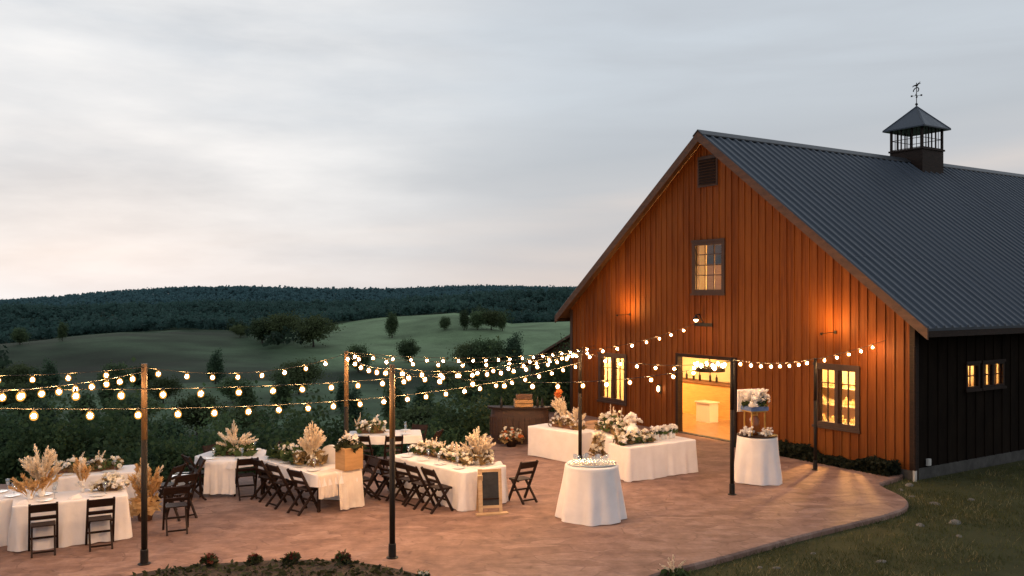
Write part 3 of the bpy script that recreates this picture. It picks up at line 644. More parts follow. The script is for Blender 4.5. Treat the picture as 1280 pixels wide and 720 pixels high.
# ------------------------------------------------------------------ light poles and string lights
def pole(loc, h, label, r=.046, dark=False):
    t = thing('light_pole', label, 'pole', (loc[0],loc[1],0), 0, 'poles carrying the string lights')
    MB().tube([(0,0,.012),(0,0,h*.62)], [r*1.02,r], 12).build('post', M['pole_shaded'], t, True)
    MB().tube([(0,0,h*.62+.001),(0,0,h)], [r,r*.94], 12).build('upper_post', M['pole_shaded' if dark else 'pole_wood_lit'], t, True)  # bulb light put into the colour: paler upper half, near-black below
    MB().lathe([(r*2.1,0),(r*2.1,.012),(r*1.35,.02),(r*1.3,.22),(r*1.12,.23)],14,(0,0,.0)).build('base_sleeve', M['iron'], t)
    MB().tube([(0,0,h-.07),(.0,-r-.05,h-.05),(0,-r-.07,h-.01)], .009, 6).build('hook', M['iron'], t)
    return t
P1=(-5.73,13.85,3.12); P2=(-3.45,18.5,3.02); P3=(-1.91,14.18,3.08); P4=(1.67,21.8,2.86); P5=(4.62,18.66,2.86); P6=(7.25,21.25,2.68)
P0=(-12.0,14.6,3.1); PQ=(-5.95,8.0,3.40)
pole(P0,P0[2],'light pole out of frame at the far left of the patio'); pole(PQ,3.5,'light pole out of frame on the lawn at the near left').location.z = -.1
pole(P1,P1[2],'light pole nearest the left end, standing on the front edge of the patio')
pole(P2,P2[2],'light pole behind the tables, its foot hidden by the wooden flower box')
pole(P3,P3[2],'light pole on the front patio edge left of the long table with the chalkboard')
pole(P4,P4[2],'dark light pole between the plain buffet table and the L-shaped buffet', .044, True)
pole(P5,P5[2],'dark light pole just left of the cocktail table with the tall gold stand', .044, True)
pole(P6,P6[2],'dark light pole against the barn wall beside the right gable window', .038, True)

bulb_me = None
def make_bulb():
    mb = MB(); mb.cur = 0
    mb.lathe([(.008,-.050),(.026,-.044),(.039,-.026),(.043,-.002),(.039,.019),(.026,.036),(.017,.048)],14,(0,0,-.064))
    mb.cur = 1; mb.ball((0,0,-.066),.025,10,6)
    o = mb.build('bulb', [M['bulb_glass'], M['bulb_core']], None, True); me = o.data; bpy.data.objects.remove(o); return me
bulb_me = make_bulb()
M['cable'] = simple('black_cable',(.01,.01,.01),None,3,.6)
def string_light(a, b, sag, label, s=.6, off=.3):
    a, b = Vector(a), Vector(b); n = 40; d = (b-a).length
    pt = lambda t: a.lerp(b,t) - Vector((0,0,4*sag*t*(1-t)))
    t0 = thing('string_light', label, 'string light', (0,0,0), 0, 'string lights over the patio')
    mb = MB().tube([pt(i/n) for i in range(n+1)], .006, 5)
    k = off; bl = []
    while k < d-.12:
        p = pt(k/d); bl.append(p); mb.lathe([(.014,-.035),(.018,-.005),(.010,.012)],8,(p.x,p.y,p.z-.0)); k += s*rng.uniform(.93,1.07)
    mb.build('cable', M['cable'], t0)
    for p in bl:
        o = bpy.data.objects.new('bulb', bulb_me); COL.objects.link(o); o.parent = t0; o.location = p + Vector((0,0,-.01)); o.rotation_euler = (rng.uniform(-.12,.12),rng.uniform(-.12,.12),0)
def top(p, dz=-.05): return (p[0],p[1]-.06,p[2]+dz)
wl = lambda u, z: (*bw(u,-.06), z)
string_light((PQ[0],PQ[1],3.36), top(P4), .30, 'upper of the two lowest bulb strings sweeping from the left to the buffet pole', .62)
string_light((PQ[0],PQ[1],3.20), top(P4,-.32), .39, 'lowest string of bulbs sweeping from the near left to the buffet pole', .62, .5)
string_light(P0, top(P1), .18, 'string of bulbs entering from the left edge to the leftmost pole', .62)
string_light((PQ[0],PQ[1],3.30), top(P1,-.12), .1, 'short string of bulbs running towards the viewer from the leftmost pole', .42, .1)
string_light(top(P1), top(P2), .22, 'string of bulbs between the leftmost pole and the pole with the wooden flower box')
string_light(top(P2), top(P4), .22, 'string of bulbs from the pole behind the tables to the buffet pole')
string_light(top(P3), top(P4), .22, 'string of bulbs from the middle front pole to the buffet pole')
string_light(top(P2), top(P3), .1, 'short string of bulbs between the two middle poles', .75)
string_light(top(P2,-.02), wl(-5.2,2.45), .25, 'bulb string from the pole behind the tables to the left end of the barn', .7)
string_light(top(P3,-.1), top(P5), .30, 'long string of bulbs from the middle front pole to the pole by the gold stand')
string_light(top(P4), top(P5), .2, 'string of bulbs in front of the barn doorway between the two dark poles', .5)
string_light(top(P4), wl(-.35,3.35), .12, 'string of bulbs climbing from the buffet pole to the barn door lamp', .72)
string_light(top(P5,-.02), top(P6,0), .1, 'string of bulbs between the dark pole by the gold stand and the right gable window', .42)
string_light(top(P6,-.02), wl(5.95,3.12), .03, 'short string of bulbs rising along the barn wall to its right corner', .3, .2)

# ------------------------------------------------------------------ folding chairs
def make_chair(label):
    t = thing('folding_chair', label, 'chair'); W = M['dark_wood']
    for s in (-1,1):
        MB().bar((s*.205,.22,.0),(s*.195,-.235,.84),.036,.046,(0,1,0)).build('front_leg', W, t)
        MB().bar((s*.165,-.26,.0),(s*.165,.16,.435),.03,.042,(0,1,0)).build('rear_leg', W, t)
    bk = lambda z: .22-.455*z/.84
    for nm, z, h in (('top_rail',.765,.15),('back_slat',.59,.065)):
        MB().box((0,bk(z)-.0,z),(.368,.02,h),Matrix.Rotation(R(28),3,'X')).build(nm, W, t)
    MB().box((0,bk(.22),.22),(.37,.018,.035)).build('stretcher', W, t); MB().box((0,-.20,.06),(.306,.018,.03)).build('stretcher', W, t)
    m = MB()
    for i in range(5): m.b2(-.178,.178,-.09+i*.066,-.03+i*.066,.44,.458)
    m.b2(-.177,-.15,-.09,.234,.418,.4399).b2(.15,.177,-.09,.234,.418,.4399); m.build('seat', W, t)
    return t
chair0 = None
def chair(x, y, face, label, group):
    """face = compass angle of the direction the sitter looks, degrees from +Y clockwise"""
    global chair0
    rz = -R(face)
    if chair0 is None: chair0 = make_chair(label); o = chair0; o.location = (x,y,.002); o.rotation_euler = (0,0,rz); o['group'] = group
    else: o = dup(chair0, (x,y,.002), rz, label, group)
    return o

# ------------------------------------------------------------------ cloths
def outline_rect(w, d, r=.04, n=240):
    pts = []; hw, hd = w/2-r, d/2-r
    per = 4*(hw+hd)+2*math.pi*r; seg = []
    for k in range(n):
        s = k/n*per
        L_ = [2*hw, math.pi*r/2, 2*hd, math.pi*r/2, 2*hw, math.pi*r/2, 2*hd, math.pi*r/2]
        i = 0
        while i < 7 and s > L_[i]: s -= L_[i]; i += 1
        if i == 0: p = (-hw+s,-hd-r); nn = (0,-1)
        elif i == 2: p = (hw+r,-hd+s); nn = (1,0)
        elif i == 4: p = (hw-s,hd+r); nn = (0,1)
        elif i == 6: p = (-hw-r,hd-s); nn = (-1,0)
        else:
            c = {1:(hw,-hd),3:(hw,hd),5:(-hw,hd),7:(-hw,-hd)}[i]; a0 = {1:-90,3:0,5:90,7:180}[i]; a = R(a0)+s/r
            nn = (math.cos(a),math.sin(a)); p = (c[0]+r*nn[0],c[1]+r*nn[1])
        pts.append((p,nn))
    return pts
def outline_round(r, n=160, m=0):
    out = []
    for k in range(n):
        a = 2*math.pi*k/n; rr = r
        if m: q = (a % (2*math.pi/m)) - math.pi/m; rr = r*math.cos(math.pi/m)/math.cos(q)
        out.append(((rr*math.cos(a),rr*math.sin(a)),(math.cos(a),math.sin(a))))
    return out
def drape(ol, z, hem, flare=.05, amp=.025, freq=9, seed=0, corner=.04):
    g = random.Random(seed); n = len(ol); ph = [g.uniform(0,6.28) for _ in range(4)]
    hs = [(flare*(q**1.2), q) for q in (0,.015,.05,.15,.3,.45,.6,.75,.88,1)]
    mb = MB(); vs = []
    per = sum(math.dist(ol[i][0], ol[i-1][0]) for i in range(n)); s = 0
    fold = []
    for i in range(n):
        s += math.dist(ol[i][0], ol[i-1][0]); f = freq
        v = .5*math.sin(s*f*2+ph[0]) + .3*math.sin(s*f*3.3+ph[1]) + .35*math.sin(s*f*.83+ph[2]); fold.append((v, math.sin(s*5+ph[3])))
    for out_, q in hs:
        for i, (p, nn) in enumerate(ol):
            o_ = out_ + amp*1.5*fold[i][0]*min(1,q*1.5)*(.45+.55*q) + (.012 if q > .01 else 0)
            zz = z - q*(z-hem) + (.008*fold[i][1] if q == 1 else 0) - (0 if q else 0)
            vs.append((p[0]+nn[0]*o_, p[1]+nn[1]*o_, zz if q > 0 else z))
    m = len(hs)
    fs = [(r*n+i,(r+1)*n+i,(r+1)*n+(i+1) % n,r*n+(i+1) % n) for r in range(m-1) for i in range(n)]
    # top with slight unevenness, as rings towards the centre
    b = len(vs)
    for k, sc_ in enumerate((.97,.85,.65,.4,.15)):
        for i, (p, nn) in enumerate(ol): vs.append((p[0]*sc_,p[1]*sc_,z+.004+.003*math.sin(p[0]*sc_*9+seed)*math.cos(p[1]*sc_*11)))
    fs += [(i,(i+1) % n,b+(i+1) % n,b+i) for i in range(n)]
    for k in range(4): fs += [(b+k*n+i,b+k*n+(i+1) % n,b+(k+1)*n+(i+1) % n,b+(k+1)*n+i) for i in range(n)]
    fs.append(tuple(b+4*n+i for i in range(n)))
    return mb.add(vs, fs)
def floor_table(name, label, x, y, rz, ol, h=.75, flare=.05, seed=0, amp=.025, hem=.012, freq=9, group=None):
    t = thing(name, label, 'table', (x,y,0), rz, group)
    drape(ol, h, hem, flare, amp, freq, seed).build('tablecloth', M['cloth'], t, True); return t
def legged_table(label, x, y, rz, w, d, cl_label, hem, ol=None, seed=0):
    t = thing('folding_table', label, 'table', (x,y,0), rz, 'wooden tables under short cloths')
    if ol: MB().add([(p[0]*.985,p[1]*.985,.71) for p,_ in ol]+[(p[0]*.985,p[1]*.985,.742) for p,_ in ol], [tuple(range(len(ol)))[::-1], tuple(range(len(ol),2*len(ol)))]+[(i,(i+1)%len(ol),len(ol)+(i+1)%len(ol),len(ol)+i) for i in range(len(ol))]).build('tabletop', M['brown_wood'], t)
    else: MB().b2(-w/2+.01,w/2-.01,-d/2+.01,d/2-.01,.71,.742).build('tabletop', M['brown_wood'], t)
    for sx in (-1,1):
        for sy in (-1,1): MB().bar((sx*(w/2-.14),sy*(d/2-.12),0),(sx*(w/2-.12),sy*(d/2-.12),.71),.05,.05,(0,1,0)).build('leg', M['dark_wood'], t)
    c = drape(ol or outline_rect(w,d), .748, hem, .03, .012, 9, seed).build('tablecloth', M['cloth'], None, True)
    c.location = (x,y,0); c.rotation_euler = (0,0,rz); tag(c, cl_label, 'tablecloth'); return t
def runner(label, x, y, rz, w, z0, hem, out=.05, back=.3, seed=0, mat='runner'):
    """a strip of cloth lying on the table edge at the local origin and hanging over it towards -Y"""
    mb = MB(); n = 24; g = random.Random(seed); ph = g.uniform(0,6)
    prof = [(back,z0),(back*.5,z0+.002),(.03,z0),(-.012,z0-.012)] + [(-.02-out*q, z0-.012-(z0-hem-.012)*q) for q in (.1,.25,.45,.65,.85,1)]
    vs = []
    for j,(yy,zz) in enumerate(prof):
        q = max(0,(j-3)/6)
        for i in range(n+1):
            x_ = (i/n-.5)*w*(1+.06*q); vs.append((x_, yy - .022*q*math.sin(i*.9+ph) - .012*q*math.sin(i*2.1+ph*2), zz + (.008*math.sin(i*.5+ph) if j == 9 else 0)))
    fs = [(j*(n+1)+i,j*(n+1)+i+1,(j+1)*(n+1)+i+1,(j+1)*(n+1)+i) for j in range(len(prof)-1) for i in range(n)]
    o = mb.add(vs,fs).build('table_runner', M[mat], None, True); o.location = (x,y,0); o.rotation_euler = (0,0,rz)
    return tag(o, label, 'table runner')

# ------------------------------------------------------------------ flowers
def plumes(n, h, spread, r0=.04, fl=.09, w=.012, per=70, seed=0, lean=0, flat=0):
    g = np.random.default_rng(seed); q = []
    for i in range(n):
        a = g.uniform(0,2*math.pi); sp = spread*math.sqrt(g.uniform(0.02,1)); hh = h*g.uniform(.6,1.05)*(1-.35*(sp/spread)**2 if spread > 0 else 1)
        b0 = np.array([r0*math.cos(a)*g.uniform(0,1), r0*math.sin(a)*g.uniform(0,1), 0])
        tip = np.array([sp*math.cos(a)+lean, sp*math.sin(a)*(1-flat), hh])
        c = np.array([tip[0]*.3, tip[1]*.3, hh*.6])
        def pt(t): return b0*(1-t)**2 + 2*c*t*(1-t) + tip*t*t
        for k in range(5):      # stem
            p0, p1 = pt(k/5), pt((k+1)/5); s = np.array([.004,.003,0]); q.append([p0-s,p0+s,p1+s,p1-s])
        for k in range(per):
            t = g.uniform(.42,1.0); p = pt(t); d = pt(min(1,t+.05)) - pt(t-.05); d /= np.linalg.norm(d)+1e-9
            o = g.normal(size=3); o -= d*o.dot(d); o /= np.linalg.norm(o)+1e-9
            env = math.sin(math.pi*min(1,max(0.05,(t-.40)/.62)))**.6
            tipv = p + d*fl*.8*g.uniform(.5,1) + o*fl*.45*env*g.uniform(.4,1.1); s = np.cross(d,o)*w*.5
            q.append([p-s*.6, p+s*.6, tipv+s, tipv-s])
    return np.array(q)
def blossoms(pts, r, seed=0, per=7):
    g = np.random.default_rng(seed); q = []
    for p in pts:
        rr = r*g.uniform(.6,1.25); ax = g.normal(size=3); ax[2] = abs(ax[2])+.4; ax /= np.linalg.norm(ax)
        u = np.cross(ax,[.3,.7,.2]); u /= np.linalg.norm(u); v = np.cross(ax,u)
        for ring, tilt in ((per,.25),(max(4,per-2),.8)):
            for k in range(ring):
                a = 2*math.pi*k/ring + g.uniform(-.2,.2)+tilt; d = u*math.cos(a)+v*math.sin(a); s = np.cross(ax,d)
                t = d*math.cos(tilt)+ax*math.sin(tilt); q.append([p, p+t*rr*.6+s*rr*.38, p+t*rr, p+t*rr*.6-s*rr*.38])
    return np.array(q)
def box_pts(n, sx, sy, z0, z1, seed=0, dome=True):
    g = np.random.default_rng(seed); x = g.uniform(-1,1,n); y = g.uniform(-1,1,n); t = g.uniform(.15,1,n)
    hgt = (1-.45*np.abs(x)**3)*(1-.5*y**2) if dome else np.ones(n)
    return np.stack([x*sx/2, y*sy/2, z0+(z1-z0)*t*hgt],1)
def arrangement(label, loc, rz=0, vase=None, pl=None, bl=None, lv=None, cat='flowers', group='flower arrangements on the tables', name='flower_arrangement'):
    t = thing(name, label, cat, loc, rz, group)
    if vase: vase(t)
    if pl:
        for q, m in pl: npmesh('dried_plumes', q, 4, M[m], t)
    if bl:
        for q, m in bl: npmesh('blossoms', q, 4, M[m], t)
    if lv is not None:
        for q, m in lv: npmesh('leaves', q, 4, M[m], t)
    return t
def vase_glass(r=.05, h=.18): return lambda t: MB().lathe([(r*.7,0),(r,h*.3),(r*.8,h*.8),(r*1.05,h)],14).build('vase', M['ceramic'], t, True)
def trough(w, d=.14, h=.09, m='brown_wood'): return lambda t: MB().b2(-w/2,w/2,-d/2,d/2,0,h).build('trough', M[m], t)
def long_row(label, loc, rz, w, hgt, seed, n=90, d=.3, cols=('bloom','white_bloom'), spikes=14, m='plume', **k):
    lvs = leaf_quads(box_pts(n*3,w,d,.03,hgt*.8,seed+1),.09,1.6)
    return arrangement(label, loc, rz, trough(w*.9), [(plumes(3,hgt*1.35,.12,fl=.07,per=34,seed=seed+9+i)+np.array([(i/(spikes/3)-.5)*w*.9,0,.04]),m) for i in range(int(spikes/3))] if spikes >= 3 else None,
        [(blossoms(box_pts(n,w,d,.06,hgt,seed),.055,seed), cols[0]), (blossoms(box_pts(n//2,w,d,.06,hgt*1.1,seed+5),.06,seed+6), cols[1])], [(lvs[:len(lvs)//2],'stem_green'),(lvs[len(lvs)//2:],'dry_leaf')], **k)

# ------------------------------------------------------------------ left group of tables
ang1 = math.atan2(.8,1.53)
def along(x, y, rz, a, b): return (x+a*math.cos(rz)-b*math.sin(rz), y+a*math.sin(rz)+b*math.cos(rz))
T1 = along(-7.36,14.86,ang1,0,.42)
floor_table('banquet_table','white cloth-covered table with two dark chairs at the front left of the patio',T1[0],T1[1],ang1,outline_rect(1.72,.84),seed=1,amp=.03,group='floor-length cloth tables')
T1b = (-8.92,15.05)
floor_table('banquet_table','white cloth-covered table cut off by the left edge of the photo',T1b[0],T1b[1],R(52),outline_rect(1.5,.84),seed=2,amp=.03,group='floor-length cloth tables')
T1c = (-8.25,17.3)
floor_table('banquet_table','white cloth-covered table at the back left, behind the golden dried flowers',T1c[0],T1c[1],R(24),outline_rect(1.75,.8),seed=3,amp=.03,group='floor-length cloth tables')
gA='chairs at the front left tables'
p = along(*T1,ang1,-.42,-.66); chair(p[0],p[1],-28,'dark folding chair with its back to the viewer, left of the front left pair',gA)
p = along(*T1,ang1,.42,-.70); chair(p[0],p[1],-28,'dark folding chair with its back to the viewer, right of the front left pair',gA)
chair(-8.42,14.05,-20,'dark folding chair cut off by the left edge of the photo',gA)
chair(-5.95,15.75,-24,'brown lit folding chair standing just right of the leftmost light pole',gA)
chair(-6.22,16.75,-45,'dark folding chair behind the brown lit one near the leftmost pole',gA)
chair(-6.75,17.5,-80,'dark folding chair at the back beside the golden floor spray',gA)
chair(-6.55,18.15,-120,'dark folding chair furthest back in the row right of the golden floor spray',gA)
chair(-8.6,18.05,160,'dark folding chair behind the back left table',gA)
def goldbig(seed): return [(plumes(15,.62,.34,fl=.16,w=.02,per=60,seed=seed),'plume'),(plumes(12,.42,.32,fl=.12,w=.02,per=50,seed=seed+1),'gold_plume')]
p = along(*T1,ang1,-.45,.12); arrangement('tall fan of dried cream palm plumes on the front left table',(p[0],p[1],.756),0,vase_glass(.06,.2),[(plumes(26,.72,.32,fl=.13,w=.02,per=60,seed=3)+np.array([0,0,.1]),'plume'),(plumes(8,.5,.3,fl=.15,w=.03,per=40,seed=4),'gold_plume')])
p = along(*T1,ang1,-.62,.0); arrangement('low golden dried grass bunch at the foot of the tall fan, front left table',(p[0],p[1],.756),0,vase_glass(.05,.1),goldbig(12)[1:])
p = along(*T1,ang1,.18,.2); arrangement('slim golden spray in the middle of the front left table',(p[0],p[1],.756),0,vase_glass(.045,.2),[(plumes(7,.62,.15,fl=.14,w=.03,per=45,seed=8),'gold_plume'),(plumes(4,.7,.16,fl=.13,w=.025,per=40,seed=9),'plume')],[(blossoms(box_pts(14,.35,.25,.04,.22,4),.05,4),'white_bloom')])
p = along(*T1,ang1,.62,.15); arrangement('low cream flower cluster at the right end of the front left table',(p[0],p[1],.756),0,trough(.3),None,[(blossoms(box_pts(40,.5,.35,.04,.26,6),.06,6),'bloom'),(blossoms(box_pts(20,.55,.35,.04,.3,7),.055,7),'white_bloom')],[(leaf_quads(box_pts(60,.5,.4,.02,.2,8),.09,1.6),'dry_leaf')])
arrangement('large golden dried grass spray standing on the patio left of the leftmost pole',(-6.83,16.55,0),0,lambda t: MB().lathe([(.12,0),(.15,.15),(.13,.38),(.15,.4)],16).build('pot', M['brown_wood'], t, True),
    [(plumes(26,.95,.30,fl=.15,w=.022,per=80,seed=21)+np.array([0,0,.15]),'gold_plume'),(plumes(12,1.1,.28,fl=.14,w=.02,per=60,seed=22)+np.array([0,0,.15]),'plume')],None,[(leaf_quads(box_pts(90,.42,.42,.1,.7,23),.10,2.6),'gold_plume')],group='dried grass on the floor')
long_row('white and rust flower row along the back left table',(T1c[0],T1c[1],.756),R(24),1.2,.3,31,50,spikes=9)
def napkin(x, y, z, rz, label):
    o = MB().add([(-.1,-.06,0),(.1,-.06,0),(.1,.06,0),(-.1,.06,0),(-.05,-.02,.05),(.06,-.03,.07),(.03,.04,.06),(-.06,.04,.04)],[(0,1,5,4),(1,2,6,5),(2,3,7,6),(3,0,4,7),(4,5,6,7)]).build('napkin', M['cloth'])
    o.location = (x,y,z); o.rotation_euler = (0,0,rz); tag(o,label,'napkin','folded napkins')
GLASS = MB().lathe([(.032,0),(.030,.004),(.006,.01),(.006,.085),(.032,.115),(.038,.16),(.034,.20)],12).build('wine_glass', M['crystal'], None, True)
PLATE = MB().lathe([(.07,0),(.08,.006),(.13,.016),(.128,.02),(.078,.010)],20).build('plate', M['ceramic'], None, True)
fg = [True, True]
def place_setting(x, y, z, where):
    for k, src in enumerate((PLATE, GLASS)):
        if fg[k]: o = src; fg[k] = False
        else: o = src.copy(); COL.objects.link(o)
        o.location = (x,y,z) if k == 0 else (x+rng.uniform(-.1,.1),y+.17,z)
        tag(o, ('white dinner plate laid on ' if k == 0 else 'stemmed wine glass standing on ')+where, ('plate','glass')[k], ('plates on ','glasses on ')[k]+where)
def settings(tx, ty, rz, w, d, where, n=3, sides=(-1,1)):
    for s in sides:
        for i in range(n):
            p = along(tx,ty,rz,(i-(n-1)/2)*w/n, s*(d/2-.17)); place_setting(p[0],p[1],.757,where)
settings(*T1,ang1,1.6,.84,'the front left table',2); settings(*T1b,R(52),1.3,.84,'the table cut off by the left edge',2); settings(*T1c,R(24),1.5,.8,'the back left table',2,(-1,))
p = along(*T1,ang1,-.72,-.3); napkin(p[0],p[1],.757,.4,'folded white napkin on the near left corner of the front left table')
p = along(*T1,ang1,.05,-.28); napkin(p[0],p[1],.757,1.0,'folded white napkin between the two front left chairs')

# ------------------------------------------------------------------ octagonal table at the patio edge
OT = (-5.98,19.15)
legged_table('octagonal wooden table at the back edge of the patio',OT[0],OT[1],R(12),1.5,1.5,'short white octagonal cloth on the table at the back edge of the patio',.60,outline_round(.80,160,8),5)
runner('long white cloth strip hanging down the front of the octagonal table',OT[0]-.05,OT[1]-.775,0,.62,.757,.08,.03,.4,3,'cloth')
gB='chairs at the octagonal table'
chair(-6.62,18.65,50,'dark folding chair at the left of the octagonal table',gB); chair(-5.50,18.40,-25,'dark folding chair at the front right of the octagonal table',gB)
chair(-6.55,19.75,120,'dark folding chair behind the octagonal table at its left',gB); chair(-5.35,20.0,-130,'dark folding chair at the right side of the octagonal table',gB)
arrangement('spiky pale dried grass centrepiece on the octagonal table',(OT[0],OT[1],.757),0,trough(.5,.3,.1),[(plumes(26,.5,.45,fl=.12,w=.02,per=50,seed=41)+np.array([0,0,.05]),'plume'),(plumes(3,.85,.12,fl=.1,w=.018,per=50,seed=42),'plume')],[(blossoms(box_pts(26,.8,.5,.04,.25,43),.05,43),'bloom')],[(leaf_quads(box_pts(150,.85,.5,.02,.25,44),.12,2),'stem_green')])
settings(*OT,0,1.2,1.4,'the octagonal table',2)
cl = thing('cool_box','small pale blue cool box on the patio left of the octagonal table','cool box',(-7.0,18.95,0),R(15))
MB().add([(-.19,-.13,0),(.19,-.13,0),(.19,.13,0),(-.19,.13,0),(-.22,-.16,.27),(.22,-.16,.27),(.22,.16,.27),(-.22,.16,.27)],[(3,2,1,0),(0,1,5,4),(1,2,6,5),(2,3,7,6),(3,0,4,7),(4,5,6,7)]).build('body', M['grey_plastic'], cl)
MB().b2(-.235,.235,-.175,.175,.272,.33).build('lid', M['ceramic'], cl); MB().tube([(-.24,0,.2),(-.25,0,.4),(.25,0,.4),(.24,0,.2)], .012, 6).build('handle', M['grey_plastic'], cl)

# ------------------------------------------------------------------ table running towards the viewer
r3 = math.atan2(1.35,-1.26)   # long direction away from the viewer
A3=(-3.72,16.95); ex=(-.682,.731); wy=(.731,.682)
T3=(A3[0]+ex[0]*1.25+wy[0]*.5, A3[1]+ex[1]*1.25+wy[1]*.5)
legged_table('long wooden table under a short cloth, end towards the viewer, honey box on its corner',T3[0],T3[1],r3,2.5,1.0,'short white cloth on the table carrying the honey wood flower box',.52,None,6)
e3 = lambda a,b: (A3[0]+ex[0]*a+wy[0]*b, A3[1]+ex[1]*a+wy[1]*b)
rz3 = math.atan2(.682,.731)
p=e3(0,.72); runner('wide cream cloth hanging to the floor at the near end of that table',p[0],p[1],rz3,.55,.757,.03,.10,.35,4)
p=e3(0,.22); runner('short cream cloth panel at the near left corner of the honey box table',p[0],p[1],rz3,.40,.757,.30,.03,.3,5)
gC='chairs at the honey box table'
for i,(a,lb) in enumerate(((.35,'nearest'),(1.1,'middle'),(1.85,'furthest'))):
    p=e3(a,-.08-.06*(i%2)); chair(p[0],p[1],47+rng.uniform(-8,8),lb+' dark folding chair from the viewer on the left side of the honey box table',gC)
for a,lb in ((.35,'nearest'),(.95,'second'),(1.6,'furthest')):
    p=e3(a,1.32); chair(p[0],p[1],227+rng.uniform(-6,6),lb+' dark folding chair on the right side of the honey box table',gC)
p=e3(.95,.42); arrangement('tall bristling cream pampas centrepiece on the honey box table',(p[0],p[1],.757),0,vase_glass(.07,.2),[(plumes(24,.72,.3,fl=.13,w=.024,per=60,seed=51)+np.array([0,0,.08]),'plume'),(plumes(8,.95,.14,fl=.11,w=.02,per=50,seed=52),'plume')],[(blossoms(box_pts(26,.55,.4,.04,.35,53),.055,53),'bloom')],[(leaf_quads(box_pts(70,.6,.4,.02,.3,54),.1,2),'dry_leaf')])
p=e3(1.75,.45); arrangement('low leafy green garland with white flowers at the far end of the honey box table',(p[0],p[1],.757),r3,trough(.8),None,[(blossoms(box_pts(46,1.0,.45,.05,.34,55),.055,55),'white_bloom'),(blossoms(box_pts(26,1.0,.45,.05,.3,56),.05,56),'bloom')],[(leaf_quads(box_pts(240,1.2,.55,.02,.26,57),.14,2.2),'stem_green')])
p=e3(.10,.78)
bx_=thing('flower_box','honey brown wooden box holding white flowers on a table corner','planter box',(p[0],p[1],.758),rz3)
bo=MB()
for s in (-1,1): bo.b2(-.21,.21,s*.16-.012,s*.16+.012,0,.44).b2(s*.198-.012,s*.198+.012,-.147,.147,0,.44)
bo.b2(-.185,.185,-.147,.147,.0,.38).build('box', M['kraft'], bx_)
arrangement('white flowers with dark stems growing out of the honey brown box',(p[0],p[1],1.139),0,None,[(plumes(6,.35,.16,fl=.08,w=.018,per=30,seed=61),'plume')],[(blossoms(box_pts(34,.4,.28,.05,.34,62),.055,62),'white_bloom')],[(leaf_quads(box_pts(90,.42,.3,.0,.25,63),.1,2),'dark_leaf')])
settings(*T3,r3,2.2,1.0,'the honey box table',4)
# chair under a white slip cover
sc0=thing('slipcovered_chair','chair under a white slip cover behind the honey brown box','chair',(-3.62,18.35,0),R(-15))
MB().add([(-.22,-.26,.02),(.22,-.26,.02),(.22,.24,.02),(-.22,.24,.02),(-.2,-.22,.47),(.2,-.22,.47),(.2,.2,.47),(-.2,.2,.47)],[(0,1,5,4),(1,2,6,5),(2,3,7,6),(3,0,4,7),(4,5,6,7)]).build('seat_cover', M['cloth'], sc0)
bk=MB(); n_=12; vs=[]
for yy in (-.2,-.27):
    vs+=[(-.2,yy,.46),(.2,yy,.46)]; vs+=[(.2*math.cos(a)*1.0,yy,1.0+.13*math.sin(a)) for a in [i*math.pi/n_ for i in range(n_+1)]]
m_=len(vs)//2; bk.add(vs,[tuple(range(m_))[::-1],tuple(range(m_,2*m_))]+[(i,(i+1)%m_,m_+(i+1)%m_,m_+i) for i in range(m_)]).build('back_cover', M['cloth'], sc0)

# ------------------------------------------------------------------ table at the back
T4=(-3.15,22.1)
legged_table('small wooden table at the back edge of the patio behind the middle pole',T4[0],T4[1],R(8),1.75,.95,'short white cloth on the small table behind the middle pole',.56,None,7)
gD='chairs at the small back table'
chair(-3.55,21.3,10,'dark folding chair at the front left of the small back table',gD); chair(-2.85,21.3,-15,'dark folding chair at the front right of the small back table',gD); chair(-2.0,22.0,-75,'dark folding chair at the right end of the small back table',gD); chair(-2.45,22.75,200,'dark folding chair behind the small back table',gD)
long_row('rounded white flower cluster on the small back table',(T4[0]-.35,T4[1],.757),R(8),.7,.38,71,44,.4,spikes=3)
settings(*T4,R(8),1.5,.95,'the small back table',3)

# ------------------------------------------------------------------ long table with the chalkboard
A5=(-.92,17.2)
e5=lambda a,b:(A5[0]+ex[0]*a+wy[0]*b,A5[1]+ex[1]*a+wy[1]*b)
c5=e5(1.25,.55)
floor_table('banquet_table','long white cloth-covered table with a row of flowers and a chalkboard at its end',c5[0],c5[1],r3,outline_rect(2.5,1.1),seed=8,amp=.028,group='floor-length cloth tables')
gE='chairs at the chalkboard table'
for i,lb in enumerate(('nearest','second','third','fourth','furthest')):
    p=e5(.42+.5*i,-.34-.04*(i%2)); chair(p[0],p[1],47+rng.uniform(-6,6),lb+' dark folding chair from the viewer on the left side of the chalkboard table',gE)
chair(.22,18.05,-35,'dark folding chair standing just right of the chalkboard',gE)
p=e5(1.3,1.5); chair(p[0],p[1],227,'dark folding chair behind the chalkboard table, near its middle',gE); p=e5(2.0,1.5); chair(p[0],p[1],227,'dark folding chair behind the chalkboard table, near its far end',gE)
p=e5(1.45,.62); long_row('long low row of cream and gold flowers down the chalkboard table',(p[0],p[1],.757),r3,1.8,.3,81,120,.36,spikes=18)
p=e5(.45,.72); arrangement('tall golden cream spray at the near end of the chalkboard table',(p[0],p[1],.757),0,vase_glass(.07,.2),[(plumes(20,.62,.3,fl=.13,w=.024,per=55,seed=91)+np.array([0,0,.06]),'plume'),(plumes(5,.78,.16,fl=.1,w=.02,per=45,seed=92),'bloom')],[(blossoms(box_pts(36,.6,.4,.04,.4,93),.06,93),'bloom'),(blossoms(box_pts(14,.6,.4,.04,.5,94),.055,94),'white_bloom')],[(leaf_quads(box_pts(60,.6,.4,.02,.3,95),.1,2),'dry_leaf')])
